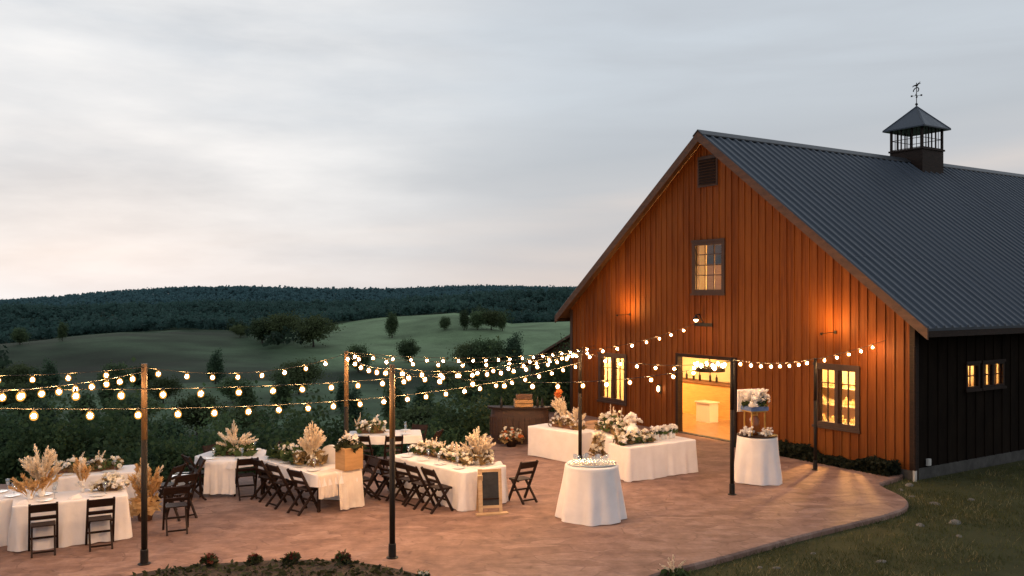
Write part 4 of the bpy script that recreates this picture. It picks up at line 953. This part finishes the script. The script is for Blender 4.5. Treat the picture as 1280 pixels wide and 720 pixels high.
settings(*c5,r3,2.3,1.1,'the chalkboard table',4)
p=e5(.15,1.0); napkin(p[0],p[1],.757,.3,'folded white napkin on the right corner of the chalkboard table')
rs=math.atan2(.35,.94)
sg=thing('chalkboard_sign','dark chalkboard in a light wooden frame at the end of the long table','sign',(-.40,17.05,0),R(12))
tilt=Matrix.Rotation(R(-9),3,'X')
def sp_(x0,x1,z0,z1,m,nm,th=.03,y=0):
    c=tilt@Vector(((x0+x1)/2,y,(z0+z1)/2)); MB().box((c.x,c.y,c.z+.02),(x1-x0,th,z1-z0),tilt).build(nm,m,sg)
sp_(-.24,-.16,.0,.82,M['light_wood'],'frame_post'); sp_(.16,.22,.0,.82,M['light_wood'],'frame_post'); sp_(-.159,.159,.76,.815,M['light_wood'],'frame_rail'); sp_(-.159,.159,.08,.13,M['light_wood'],'frame_rail')
sp_(-.159,.159,.131,.759,M['chalk'],'board',.012); sp_(-.159,.159,.24,.27,M['dark_wood'],'board_ledge',.03,-.01)
MB().box((0,-.10,.016),(.62,.13,.03),.08).build('foot_board',M['light_wood'],sg); MB().box((-.2,.16,.36),(.10,.025,.74),Matrix.Rotation(R(14),3,'X')).build('back_leg',M['light_wood'],sg)

# ------------------------------------------------------------------ dark bar by the trees
br=thing('bar_counter','dark brown curved wooden bar by the trees left of the barn','bar counter',(.22,25.3,0),R(-4))
mb=MB(); vs=[]; K=16
for z,s in ((0.01,.94),(.3,1.0),(.7,1.0),(.97,.96)):
    for k in range(K+1):
        a=math.pi*k/K; vs.append((.84*s*math.cos(a)*(1 if True else 0),-.46*s*math.sin(a)**.7,z))
n_=K+1; fs=[(r*n_+k,r*n_+k+1,(r+1)*n_+k+1,(r+1)*n_+k) for r in range(3) for k in range(K)]+[(r*n_,(r+1)*n_,(r+1)*n_+K,r*n_+K) for r in range(3)]
mb.add(vs,fs)
for k in range(1,K): 
    a=math.pi*k/K; mb.tube([(.85*math.cos(a),-.47*math.sin(a)**.7,.25),(.85*math.cos(a),-.47*math.sin(a)**.7,.75)],.012,5)
mb.build('front_panel',simple('dark_bar_wood',(.03,.013,.008),(.06,.025,.013),4,.6,.3,20,stretch=(1,1,4)),br)
MB().add([(.92*math.cos(math.pi*k/K),-.54*math.sin(math.pi*k/K)**.7+.04*(0 if 0<k<K else 1),.975) for k in range(K+1)]+[(.92*math.cos(math.pi*k/K),-.54*math.sin(math.pi*k/K)**.7+.04*(0 if 0<k<K else 1),1.03) for k in range(K+1)],[tuple(range(n_)),tuple(range(n_,2*n_))[::-1]]+[(i,n_+i,n_+(i+1)%n_,(i+1)%n_) for i in range(n_)]).build('counter_top',M['dark_wood'],br)
def crate(x,y,z,rz,label,w=.46,d=.3,h=.15,m='kraft'):
    t=thing('wooden_crate',label,'crate',(x,y,z),rz,'crates on the dark bar')
    mb=MB()
    for k in range(2):
        z0=.012+k*h*.5
        for s in (-1,1): mb.b2(-w/2,w/2,s*d/2-.008,s*d/2+.008,z0,z0+h*.4).b2(s*w/2-.008,s*w/2+.008,-d/2+.009,d/2-.009,z0,z0+h*.4)
    mb.build('slats',M[m],t)
    mp_=MB()
    for sx in (-1,1):
        for sy in (-1,1): mp_.b2(sx*(w/2-.035),sx*(w/2-.010),sy*(d/2-.035),sy*(d/2-.010),0,h)
    mp_.b2(-w/2+.036,w/2-.036,-d/2+.01,d/2-.01,.0,.011); mp_.build('corner_posts',M['brown_wood'],t)
crate(.32,25.08,1.031,R(6),'honey wood crate on the dark bar, under a smaller one',.5,.3,.22); crate(.34,25.1,1.253,R(0),'rust coloured crate on top of the honey crate on the dark bar',.44,.26,.12,'brown_wood')
for i,(x,y,h,c) in enumerate(((.72,25.1,.3,'dark glass bottle nearest the crates on the dark bar'),(.85,25.02,.26,'short dark bottle at the right end of the dark bar'),(-.3,25.05,.28,'dark bottle at the left end of the dark bar'))):
    o=MB().lathe([(.035,0),(.038,h*.05),(.038,h*.6),(.013,h*.78),(.013,h)],10).build('bottle',M['iron'],None,True); o.location=(x,y,1.031); tag(o,c,'bottle','bottles on the dark bar')
arrangement('dim pink flower cluster in front of the dark bar',(-.02,24.55,0),0,lambda t: MB().lathe([(.12,0),(.16,.2),(.17,.26)],14).build('pot', M['dark_wood'], t, True),None,[(blossoms(box_pts(50,.6,.4,.2,.52,101),.06,101),'bloom'),(blossoms(box_pts(20,.6,.4,.2,.5,102),.06,102),'orange_bloom')],[(leaf_quads(box_pts(90,.6,.4,.12,.45,103),.1,2),'dry_leaf')],group='flowers by the dark bar')

# ------------------------------------------------------------------ buffet tables
b6=math.atan2(-1.3,1.26); f0=(.40,23.22); f1=(1.64,21.95)
r6=math.atan2(f1[1]-f0[1],f1[0]-f0[0]); c6=along((f0[0]+f1[0])/2,(f0[1]+f1[1])/2,r6,0,.38)
floor_table('buffet_table','plain white cloth-covered buffet table in front of the dark bar',c6[0],c6[1],r6,outline_rect(1.78,.72),.76,.02,9,.012,group='floor-length cloth tables',freq=4)
p=along(*c6,r6,.1,.05)
arrangement('leaning cascade of pale flowers with orange tips on the plain buffet table',(p[0],p[1],.766),r6,trough(.9),[(plumes(16,.85,.2,fl=.14,w=.03,per=50,seed=111,lean=-.28),'plume'),(plumes(12,.55,.25,fl=.12,w=.025,per=50,seed=112)+np.array([.3,0,0]),'plume')],[(blossoms(box_pts(50,1.0,.3,.05,.42,113),.06,113),'white_bloom'),(blossoms(np.array([[-.32,0,.84],[-.28,.03,.9],[-.34,.05,.80],[-.30,-.04,.86]]),.09,114),'orange_bloom')],[(leaf_quads(box_pts(60,1.0,.3,.02,.3,115),.09,2),'dry_leaf')])
F7=(2.63,19.9); r7=math.atan2(21.0-19.86,4.35-2.63); c7=along(*F7,r7,1.04,.37)
floor_table('buffet_table','white cloth-covered front table of the L-shaped buffet by the barn door',c7[0],c7[1],r7,outline_rect(2.06,.74),.76,.05,10,.02,group='floor-length cloth tables')
r7b=math.atan2(22.0-19.86,1.88-2.63); c7b=along(2.63,19.92,r7b,1.23,-.37)
c7b=(c7b[0],c7b[1]+.55)
floor_table('buffet_table','white cloth-covered side table of the L-shaped buffet behind the dark pole',c7b[0],c7b[1],r7b,outline_rect(1.7,.72),.755,.03,11,.02,group='floor-length cloth tables')
p=along(*c7,r7,-.55,.05); long_row('dense cream flower bed at the left half of the L-shaped buffet front',(p[0],p[1],.766),r7,1.0,.3,121,80,.42,spikes=3)
p=along(*c7b,r7b,.1,0); long_row('tall white flower row on the side table of the L-shaped buffet',(p[0],p[1],.761),r7b,1.5,.55,131,100,.4,('white_bloom','bloom'),spikes=9)
p=along(*c7,r7,.42,.05)
tv=[]
for k in range(6):
    q=along(p[0],p[1],r7,(k-2.5)*.13,.04*(k%2)); arrangement(f'small vase of white roses, {("first","second","third","fourth","fifth","sixth")[k]} from the left in the row on the buffet front',(q[0],q[1],.766),0,vase_glass(.05,.2),None,[(blossoms(box_pts(12,.15,.15,.18,.32,140+k),.055,140+k),'white_bloom')],[(leaf_quads(box_pts(16,.15,.15,.15,.26,150+k),.08,2),'stem_green')],group='row of small vases on the buffet')
q=along(*c7b,r7b,-.55,-.1)
vz=thing('patterned_vase','white vase with a blue band among the buffet flowers','vase',(3.05,21.2,.77),0)
vz.location=(*along(*c7,r7,-.35,.30),.766)
MB().lathe([(.08,0),(.14,.08),(.16,.2),(.12,.32),(.07,.38),(.09,.42)],18).build('vase_body',M['ceramic'],vz,True); MB().lathe([(.163,.16),(.165,.2),(.158,.24)],18).build('blue_band',M['blue'],vz,True)
npmesh('blossoms',blossoms(box_pts(26,.34,.3,.42,.62,160),.07,160),4,M['white_bloom'],vz)
arrangement('narrow hanging cluster of pale flowers in front of the dark buffet pole',(2.02,20.85,0),0,lambda t: MB().lathe([(.07,0),(.09,.3),(.07,.6),(.1,.66)],14).build('vase',M['ceramic'],t,True),[(plumes(6,.5,.1,fl=.1,w=.02,per=40,seed=171)+np.array([0,0,.55]),'plume')],[(blossoms(box_pts(44,.3,.26,.5,1.05,172),.06,172),'bloom')],[(leaf_quads(box_pts(50,.3,.26,.35,.9,173),.1,2),'dry_leaf')],group='flowers on the patio floor')

# cocktail tables
C8=(1.50,16.75)
floor_table('cocktail_table','round white-clothed cocktail table with a tray of glasses, centre of the patio',C8[0],C8[1],0,outline_round(.49),1.0,.14,12,.04,freq=8,group='tall cocktail tables')
tr=MB().lathe([(.44,0),(.47,.012),(.47,.03),(.44,.022),(.0,.02)],36).build('tray',M['silver'],None,True); tr.scale=(1,.8,1); tr.location=(C8[0],C8[1]-.02,1.008); tag(tr,'round silver tray of glasses on the centre cocktail table','tray')
for i in range(11):
    a=i*2.4; r_=.10+.26*math.sqrt(i/11); o=GLASS.copy(); COL.objects.link(o); o.scale=(1,1,.72); o.location=(C8[0]+r_*math.cos(a),C8[1]-.02+.75*r_*math.sin(a),1.031); tag(o,'small stemmed glass on the silver tray','glass','glasses on the silver tray')
C9=(5.52,20.0)
floor_table('cocktail_table','round white-clothed cocktail table carrying the gold stand, by the barn door',C9[0],C9[1],0,outline_round(.43),1.02,.10,13,.035,freq=8,group='tall cocktail tables')
t9=MB().lathe([(.44,0),(.45,.01),(.45,.02),(.0,.02)],36).build('tray',M['dark_wood'],None,True); t9.location=(C9[0],C9[1],1.027); tag(t9,'thin dark round board under the gold stand on the cocktail table','board')
gs=thing('gold_stand','tall gold stand topped with white roses and a blue band on a cocktail table','stand',(C9[0]-.06,C9[1],1.048),R(20))
for sx in (-1,1):
    for sy in (-1,1): MB().tube([(sx*.17,sy*.14,0),(sx*.17,sy*.14,.52)],.02,8).build('leg',M['gold'],gs)
MB().b2(-.21,.21,-.18,.18,.521,.55).build('shelf',M['gold'],gs); MB().b2(-.23,.23,-.2,.2,.551,.64).build('blue_band',M['blue'],gs)
npmesh('blossoms',np.concatenate([blossoms(box_pts(80,.56,.5,.60,.98,181,False),.075,181),blossoms(box_pts(20,.6,.3,.7,1.0,182),.06,182)]),4,M['white_bloom'],gs)
npmesh('leaves',leaf_quads(box_pts(40,.5,.4,.62,.85,183),.09,2),4,M['stem_green'],gs)
MB().b2(-.304,.269,.205,.23,.5,1.0).build('back_panel',M['cloth'],gs)
jr=thing('drink_dispenser','amber drink dispenser standing between the legs of the gold stand','dispenser',(C9[0]-.06,C9[1]+.0,1.048),R(20))
MB().lathe([(.09,0),(.11,.04),(.11,.34),(.07,.40),(.07,.43)],16).build('jar',simple('amber_tea',(.16,.045,.012),(.25,.08,.02),3,.1),jr,True); MB().lathe([(.075,.431),(.06,.46),(.015,.48)],12).build('lid',M['gold'],jr); MB().tube([(0,-.11,.06),(0,-.17,.06),(0,-.17,.02)],.014,6).build('tap',M['silver'],jr)
for k,(dx,dy) in enumerate(((-.28,-.12),(-.2,-.24),(.16,-.25),(.27,-.1))):
    arrangement(f'small cluster of white flowers at the foot of the gold stand, {("far left","front left","front right","far right")[k]}',(C9[0]-.04+dx,C9[1]+dy,1.048),0,vase_glass(.03,.06),None,[(blossoms(box_pts(11,.2,.16,.03,.16 if k>1 else .24,190+k),.05,190+k),'white_bloom')],None,group='flowers around the gold stand')

# ------------------------------------------------------------------ plants of the flower bed and along the barn
def bed_plant(label, x, y, h, seed, red=True):
    t = thing('flowering_shrub', label, 'shrub', (x,y,.08), 0, 'small shrubs along the front flower bed')
    h *= rng.uniform(.36,.52); y -= .05; t.location = (x,y,.02)
    npmesh('leaves', leaf_quads(box_pts(60,h*1.3,h*1.0,.02,h*.8,seed,False),.055,2.2), 4, M['dark_leaf'], t)
    st = plumes(12,h*1.35,h*.75,.03,.05,.012,10,seed); npmesh('stems', st, 4, M['stem_green'], t)
    npmesh('blossoms', blossoms(box_pts(26 if red else 9,h*1.35,h*1.1,h*.45,h*1.1,seed+1),.03,seed), 4, M['red_bloom' if red else 'bloom'], t)
for i,(x,y,h,lb,rd) in enumerate(((-4.66,13.72,.40,'tallest rust-red flowering shrub in the front bed, right of the leftmost pole',True),(-4.0,13.86,.26,'small rust-red plant between the two red shrubs of the front bed',True),
    (-3.42,13.85,.36,'rust-red flowering shrub in the middle of the front bed',True),(-2.62,13.85,.40,'bushy dark red shrub left of the middle front pole',True),(-1.30,13.02,.36,'dark shrub at the right end of the front bed',False))):
    bed_plant(lb, x, y, h, 200+i*3, rd)
gpts = nrg.uniform([-5.8,12.6],[-1.1,14.4],(5000,2)); gpts = gpts[in_poly(gpts[:,0],gpts[:,1],[(a*.97-.1,b*.995) for a,b in bed_poly])][:700]
q = leaf_quads(np.column_stack([gpts, nrg.uniform(.02,.05,len(gpts))]),.055,2.0)
tag(npmesh('ground_cover', q, 4, M['dark_leaf']), 'low dark ground cover leaves filling the front flower bed', 'ground cover', kind='stuff')
# low hedge along the foot of the barn wall
hp = nrg.uniform([1.55,-.6,-.05],[6.35,-.08,.30],(7000,3)); hp[:,2] *= (.75+.35*np.sin(hp[:,0]*2.3)+.15*np.sin(hp[:,0]*7)); hp[:,2] = np.maximum(hp[:,2],0)
c_, s_ = math.cos(BA), math.sin(BA); hw_ = np.column_stack([BO[0]+hp[:,0]*c_-hp[:,1]*s_, BO[1]+hp[:,0]*s_+hp[:,1]*c_, hp[:,2]])
hedge = npmesh('hedge', leaf_quads(hw_,.06,1.9), 4, M['hedge_leaf']); tag(hedge,'low dark planting along the foot of the barn wall under the right window','hedge')

# ------------------------------------------------------------------ grass of the lawn, stones
def lawn_pts(n, x0, x1, y0, y1):
    p = nrg.uniform([x0,y0],[x1,y1],(n,2)); keep = ~in_poly(p[:,0],p[:,1],patio_poly)
    u = (p[:,0]-BO[0])*c_+(p[:,1]-BO[1])*s_; v = -(p[:,0]-BO[0])*s_+(p[:,1]-BO[1])*c_
    keep &= ~((v > -.05) & (u < HW+.12)); keep &= p[:,0] < p[:,1]*.63
    keep &= p[:,0] > 1.2
    return p[keep]
dens = lambda p: np.array([mnoise.noise(Vector((a*.55,b*.55,.7))) + .6*mnoise.noise(Vector((a*1.9,b*1.9,5))) for a,b in p])
lp_ = lawn_pts(150000, 1.2, 17, 12.8, 27); dn = dens(lp_)
lp_ = lp_[nrg.uniform(size=len(lp_)) < np.clip(.62+dn*.9,.06,1)]
def blades(p, h, wd, z0):
    n = len(p); a = nrg.uniform(0,6.283,n); hh = h*nrg.uniform(.45,1.3,n); ln = nrg.normal(size=(n,2))*hh[:,None]*.55
    b = np.column_stack([p,np.full(n,z0)]); s = np.column_stack([np.cos(a)*wd,np.sin(a)*wd,np.zeros(n)])
    return np.stack([b-s,b+s,b+np.column_stack([ln,hh])],1)
def grass_mat(name, c1, c2, sc_):
    return simple(name, c1, c2, sc_, .8, spec=.15, trans=.25, detail=5)
M['grass'] = grass_mat('lawn_grass',(.042,.050,.018),(.11,.112,.042),.8); M['straw'] = grass_mat('dry_grass',(.17,.135,.055),(.32,.26,.13),1.4)
gi = lp_; m_ = nrg.uniform(size=len(gi)) < np.clip(.06+.7*np.array([mnoise.noise(Vector((a*.9+7,b*.9,2))) for a,b in gi]),.02,.5)
tag(npmesh('grass', blades(gi[~m_],.085,.007,-.11), 3, M['grass']), 'short olive lawn grass right of the patio', 'grass', kind='stuff')
tag(npmesh('dry_grass', blades(gi[m_],.085,.007,-.11), 3, M['straw']), 'dry straw coloured tufts in the lawn right of the patio', 'dry grass', kind='stuff')
rockp = [(8.32,16.72,.20,'largest pale stone in the lawn below the barn corner'),(8.66,18.23,.15,'pale stone right of the rounded patio corner'),(7.60,16.55,.13,'flat stone beside the rounded patio corner'),(7.95,15.8,.1,'small pale stone in the middle of the lawn'),
 (4.15,13.95,.10,'pale stone at the bottom of the lawn near the patio edge'),(3.9,14.0,.08,'small stone left of the others at the bottom of the lawn'),(5.95,14.3,.12,'flat pale stone near the bottom edge, right of centre'),(9.6,18.6,.12,'pale stone in the lawn furthest right'),
 (8.95,20.0,.16,'flat stone in the bed at the barn corner'),(8.55,19.55,.11,'small stone where the patio meets the bed at the barn corner'),(8.5,18.9,.09,'little stone on the lawn side of the patio edge near the barn'),(5.0,14.75,.08,'little stone beside the straight lower patio edge')]
for i,(x,y,s,lb) in enumerate(rockp):
    g = np.random.default_rng(300+i); mb = MB(); prof = []
    s *= .7; mb.ball((0,0,s*.12), s, 9, 6, .5); mb.v = [(a*(1+.25*mnoise.noise(Vector((a*9+i,b*9,c*9)))),b*(1+.25*mnoise.noise(Vector((a*8,b*8+i,c*8)))),c*(1+.3*mnoise.noise(Vector((a*7,b*7,c*9+i))))) for a,b,c in mb.v]
    o = mb.build('stone', M['rock']); o.location = (x,y,-.11); o.rotation_euler = (0,0,g.uniform(0,6)); o.scale = (1.2,.8,.8); tag(o, lb, 'stone', 'stones in the lawn')
pw_ = thing('wild_flower','dry pale wild flower clump at the lower end of the patio edge','plant',(2.45,13.45,-.08))
npmesh('stems', plumes(9,.32,.2,.05,.06,.012,24,310), 4, M['plume'], pw_); npmesh('leaves', leaf_quads(box_pts(70,.5,.3,.0,.12,311),.07,2), 4, M['stem_green'], pw_)

# ------------------------------------------------------------------ trees
def crown_mesh(seed, rx, ry, rz, zc, nc, nl, leaf, cl=.26):
    p = crown_points(rx,ry,rz,zc,nc,nl,seed,cl); p = p[p[:,2] > .05]
    return leaf_quads(p, leaf, 1.15, .35)
def trunk_mesh(h, r, seed, spread):
    g = random.Random(seed); mb = MB(); pts = [(0,0,-.6)]; x=y=0
    for k in range(1,7): x += g.uniform(-.05,.05)*h*.3; y += g.uniform(-.05,.05)*h*.3; pts.append((x,y,h*k/6))
    mb.tube(pts,[r*1.35]+[r*(1-.13*k) for k in range(1,7)],8)
    for k in range(7):
        i = g.randint(3,6); a = g.uniform(0,6.28); p = Vector(pts[i]); d = Vector((math.cos(a)*spread,math.sin(a)*spread,g.uniform(.4,.9)*spread)); mb.tube([p,p+d*.5+Vector((0,0,.1)),p+d],[r*.4,r*.25,r*.08],6)
    return mb
PROT = {}
def proto(key, seed, rx, ry, rz, zc, nc, nl, leaf, mat, th, tr_, cl=.26):
    cm_ = npmesh('crown', crown_mesh(seed,rx,ry,rz,zc,nc,nl,leaf,cl), 4, M[mat]); tm_ = trunk_mesh(th,tr_,seed,min(rx,ry)*.6).build('trunk', M['bark'])
    PROT[key] = (cm_.data, tm_.data); bpy.data.objects.remove(cm_); bpy.data.objects.remove(tm_)
proto('round', 1, 3.6,3.6,3.2,5.2, 60,6500,0.34,'oak',4.2,.26)
proto('tall', 2, 2.6,2.6,4.6,6.4, 70,6500,0.34,'oak',5.5,.24)
proto('cone', 3, 2.3,2.3,4.4,5.2, 60,6000,0.32,'bluegreen',5.5,.2)
proto('broad', 4, 4.8,4.4,2.9,5.0, 80,7500,0.36,'olive',3.8,.3)
proto('bush', 5, 1.7,1.6,1.25,1.15, 44,7000,0.13,'thick',1.0,.08,.3)
proto('shrub', 6, 1.3,1.3,1.7,1.65, 40,6500,0.13,'thick',1.4,.07,.3)
proto('loose', 7, 1.5,1.5,2.1,2.3, 26,4200,0.13,'olive',2.2,.07,.22)
def tree(kind, x, y, s, label, name='tree', cat='tree', group=None, dz=0):
    t = thing(name, label, cat, (x,y,tz(x,y)-.15+dz), rng.uniform(0,6.28), group); t.scale = (s*rng.uniform(.9,1.12),s*rng.uniform(.9,1.12),s*rng.uniform(.92,1.1))
    for nm, me in zip(('crown','trunk'), PROT[kind]):
        o = bpy.data.objects.new(nm, me); COL.objects.link(o); o.parent = t
def at(px, D): return ((px-640)/1111*D, D)
# thicket right behind the patio
TH = [(-60,24,'shrub',1.2),(0,24,'bush',1.3),(55,23,'shrub',1.0),(110,24,'bush',1.3),(150,26,'shrub',1.2),(205,23,'bush',.95),(255,25,'shrub',1.0),(300,26,'bush',1.1),(345,26.5,'shrub',1.15),(385,27,'bush',1.15),(415,29,'shrub',1.2),
 (470,28,'bush',1.0),(515,28,'bush',1.1),(548,27,'bush',.9),(575,28.5,'shrub',1.05),(600,30,'loose',1.0),(635,31,'shrub',1.25),(668,33,'bush',1.3),(695,33.5,'shrub',1.1),(712,36,'loose',1.1)]
WH = ['off the left edge','at the left edge','behind the left dried flower fan','above the front left table','left of the leftmost pole','behind the leftmost pole','left of the octagonal table','behind the octagonal table','between the octagonal table and the honey box table','behind the honey box table','behind the middle back pole','behind the small back table','right of the middle front pole','above the far end of the chalkboard table','behind the chalkboard table flowers','left of the dark bar','behind the dark bar','above the crates on the dark bar','behind the leaning flower cascade','touching the left corner of the barn']
for (px,D,k,s),wh in zip(TH,WH):
    x,y = at(px,D); s *= .55 if px > 590 else .72; tree(k,x,y,s,f'{"upright shrub" if k=="shrub" else "olive sapling" if k=="loose" else "round bush"} just below the patio, {wh}','bush' if k != 'loose' else 'sapling','bush','thicket behind the patio')
TH2 = [(20,34,'loose',0.90),(95,38,'shrub',1.14),(165,34,'loose',0.96),(215,42,'bush',1.32),(280,36,'bush',1.14),(330,44,'shrub',1.20),(395,40,'bush',1.20),(450,42,'loose',1.14),(500,38,'loose',0.90),(535,44,'bush',1.32),(572,40,'loose',1.02),(612,44,'shrub',1.26),(650,46,'bush',1.32),(690,48,'shrub',1.38)]
for i,(px,D,k,s) in enumerate(TH2):
    x,y = at(px,D); tree(k,x,y,s,f'dark bush on the slope, {("first","second","third","fourth","fifth","sixth","seventh","eighth","ninth","tenth","eleventh","twelfth","thirteenth","last")[i]} from the left in the second row','bush','bush','bushes on the slope')
# trees in the valley
VT = []
for D,n,s0 in ((58,9,.42),(82,10,.5),(112,10,.6),(150,10,.7),(190,11,.78),(235,10,.85),(280,8,.8)):
    for i in range(n):
        px = -40 + (i+rng.uniform(-.38,.38)+.5)*780/n
        if rng.random() < (.10 if D < 200 else .2): continue
        if D > 120 and 455 < px < 560 and rng.random() < .5: continue
        VT.append((px, D*rng.uniform(.92,1.08), rng.choice(['round','tall','broad','round','cone','broad']), s0*rng.uniform(.75,1.2)))
ordw = lambda px: ('above the far left bulbs' if px < 110 else 'left of the leftmost pole' if px < 180 else 'between the leftmost pole and the octagonal table' if px < 290 else 'above the octagonal table' if px < 350 else 'left of the middle back pole' if px < 430 else 'between the two middle poles' if px < 490 else 'right of the middle front pole' if px < 570 else 'above the dark bar' if px < 660 else 'beside the barn corner')
for px,D,k,s in VT:
    x,y = at(px,D); nm = {'round':'rounded','tall':'tall','broad':'broad olive','cone':'conical'}[k]
    tree(k,x,y,s,f'{"small " if s<.8 else "large " if s>1.5 else ""}{nm} tree in the {"near" if D<95 else "middle" if D<160 else "far"} valley, {ordw(px)}','tree','tree','trees in the valley')
# trees one can tell apart on the pastures
PT = [(490,455,'tall',1.15,'lone tall tree on the pale pasture above the middle front pole'),(511,360,'round',1.1,'rounded tree on the pale pasture right of the middle front pole'),(392,420,'broad',1.7,'broad dark tree at the left end of the pale pasture'),
 (556,470,'round',.85,'rounded tree left of the dark clump on the pale pasture'),(580,468,'tall',.95,'tallest tree of the dark clump on the pale pasture'),(597,470,'round',1.15,'round tree in the middle of the dark clump on the pale pasture'),(614,472,'broad',1.15,'broad tree at the right of the dark clump on the pasture'),(628,470,'tall',.85,'tall tree at the right end of the dark clump on the pasture'),
 (590,330,'broad',1.35,'broad tree at the left of the lower dark group near the shed'),(604,325,'round',1.5,'round tree in the lower dark group near the shed'),(618,335,'round',1.3,'round tree at the right of the lower dark group near the shed'),(642,330,'cone',1.35,'conical dark tree just left of the shed roof'),
 (25,420,'round',.95,'rounded tree on the far left field'),(78,430,'tall',.8,'tall tree on the far left field'),(300,470,'broad',.8,'broad tree at the right end of the left field'),(328,440,'round',1.5,'round tree between the two far fields'),(352,440,'broad',1.6,'broad tree between the two far fields, right one'),(448,330,'round',1.25,'rounded tree above the top of the middle back pole')]
for px,D,k,s,lb in PT:
    x,y = at(px,D); tree(k,x,y,s,lb,'tree','tree','trees on the pastures')
# far woods: thousands of crowns that read as one mass
def woods(n, dlo, dhi, keep, hlo, hhi, leafn, leaf, seed):
    g = np.random.default_rng(seed); out = []
    D = np.sqrt(g.uniform(dlo**2,dhi**2,n)); px = g.uniform(-420,900,n); th = np.arctan((px-640)/1111); x = np.sin(th)*D; y = np.cos(th)*D
    ok = keep(px,D,x,y,g); x,y,D = x[ok],y[ok],D[ok]; z = terrain_z(x,y); h = g.uniform(hlo,hhi,len(x))
    for i in range(len(x)):
        u = g.normal(size=(leafn,3)); u /= np.linalg.norm(u,axis=1)[:,None]; u *= g.uniform(.6,1.05,(leafn,1)); u[:,2] = np.abs(u[:,2])*1.0-.15
        out.append(u*np.array([h[i]*.42,h[i]*.42,h[i]*.62])*(1+.2*np.sin(u[:,:1]*7+i)) + np.array([x[i],y[i],z[i]+h[i]*.32]))
    c = np.concatenate(out); return leaf_quads(c, leaf, 1.1, .5)
def wood_mat(name, a, b): return foliage(name, a, b, .045, 0, .5)
def keep_mid(px,D,x,y,g):
    right = px > 540
    return ((D > 600) | (right & (D > 545) & (px < 640) & (px > 590)) | (right & (D > 600)))
q = woods(5000,575,960,lambda px,D,x,y,g: D > 588, 7,12,40,2.0,71)
tag(npmesh('woodland', q, 4, wood_mat('wooded_hill',(.036,.078,.070),(.062,.118,.102))),'dark wooded hill behind the pastures','woodland',kind='stuff')
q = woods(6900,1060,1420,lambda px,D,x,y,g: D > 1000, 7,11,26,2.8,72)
tag(npmesh('woodland', q, 4, wood_mat('hazed_far_ridge',(.062,.130,.142),(.085,.160,.172))),'blue-green wooded ridge along the skyline','woodland',kind='stuff')  # haze tint put into the leaf colour of the ridge
q = woods(420,300,560,lambda px,D,x,y,g: ((px > 590) & (px < 640) & (D > 470)) | ((np.abs(px-330) < 40) & (D > 420)) | ((px < 10) & (D < 420)), 7,12,60,1.6,73)
tag(npmesh('woodland', q, 4, wood_mat('hedgerow_wood',(.022,.042,.028),(.05,.078,.048))),'scattered woods along the edges of the pastures','woodland',kind='stuff')
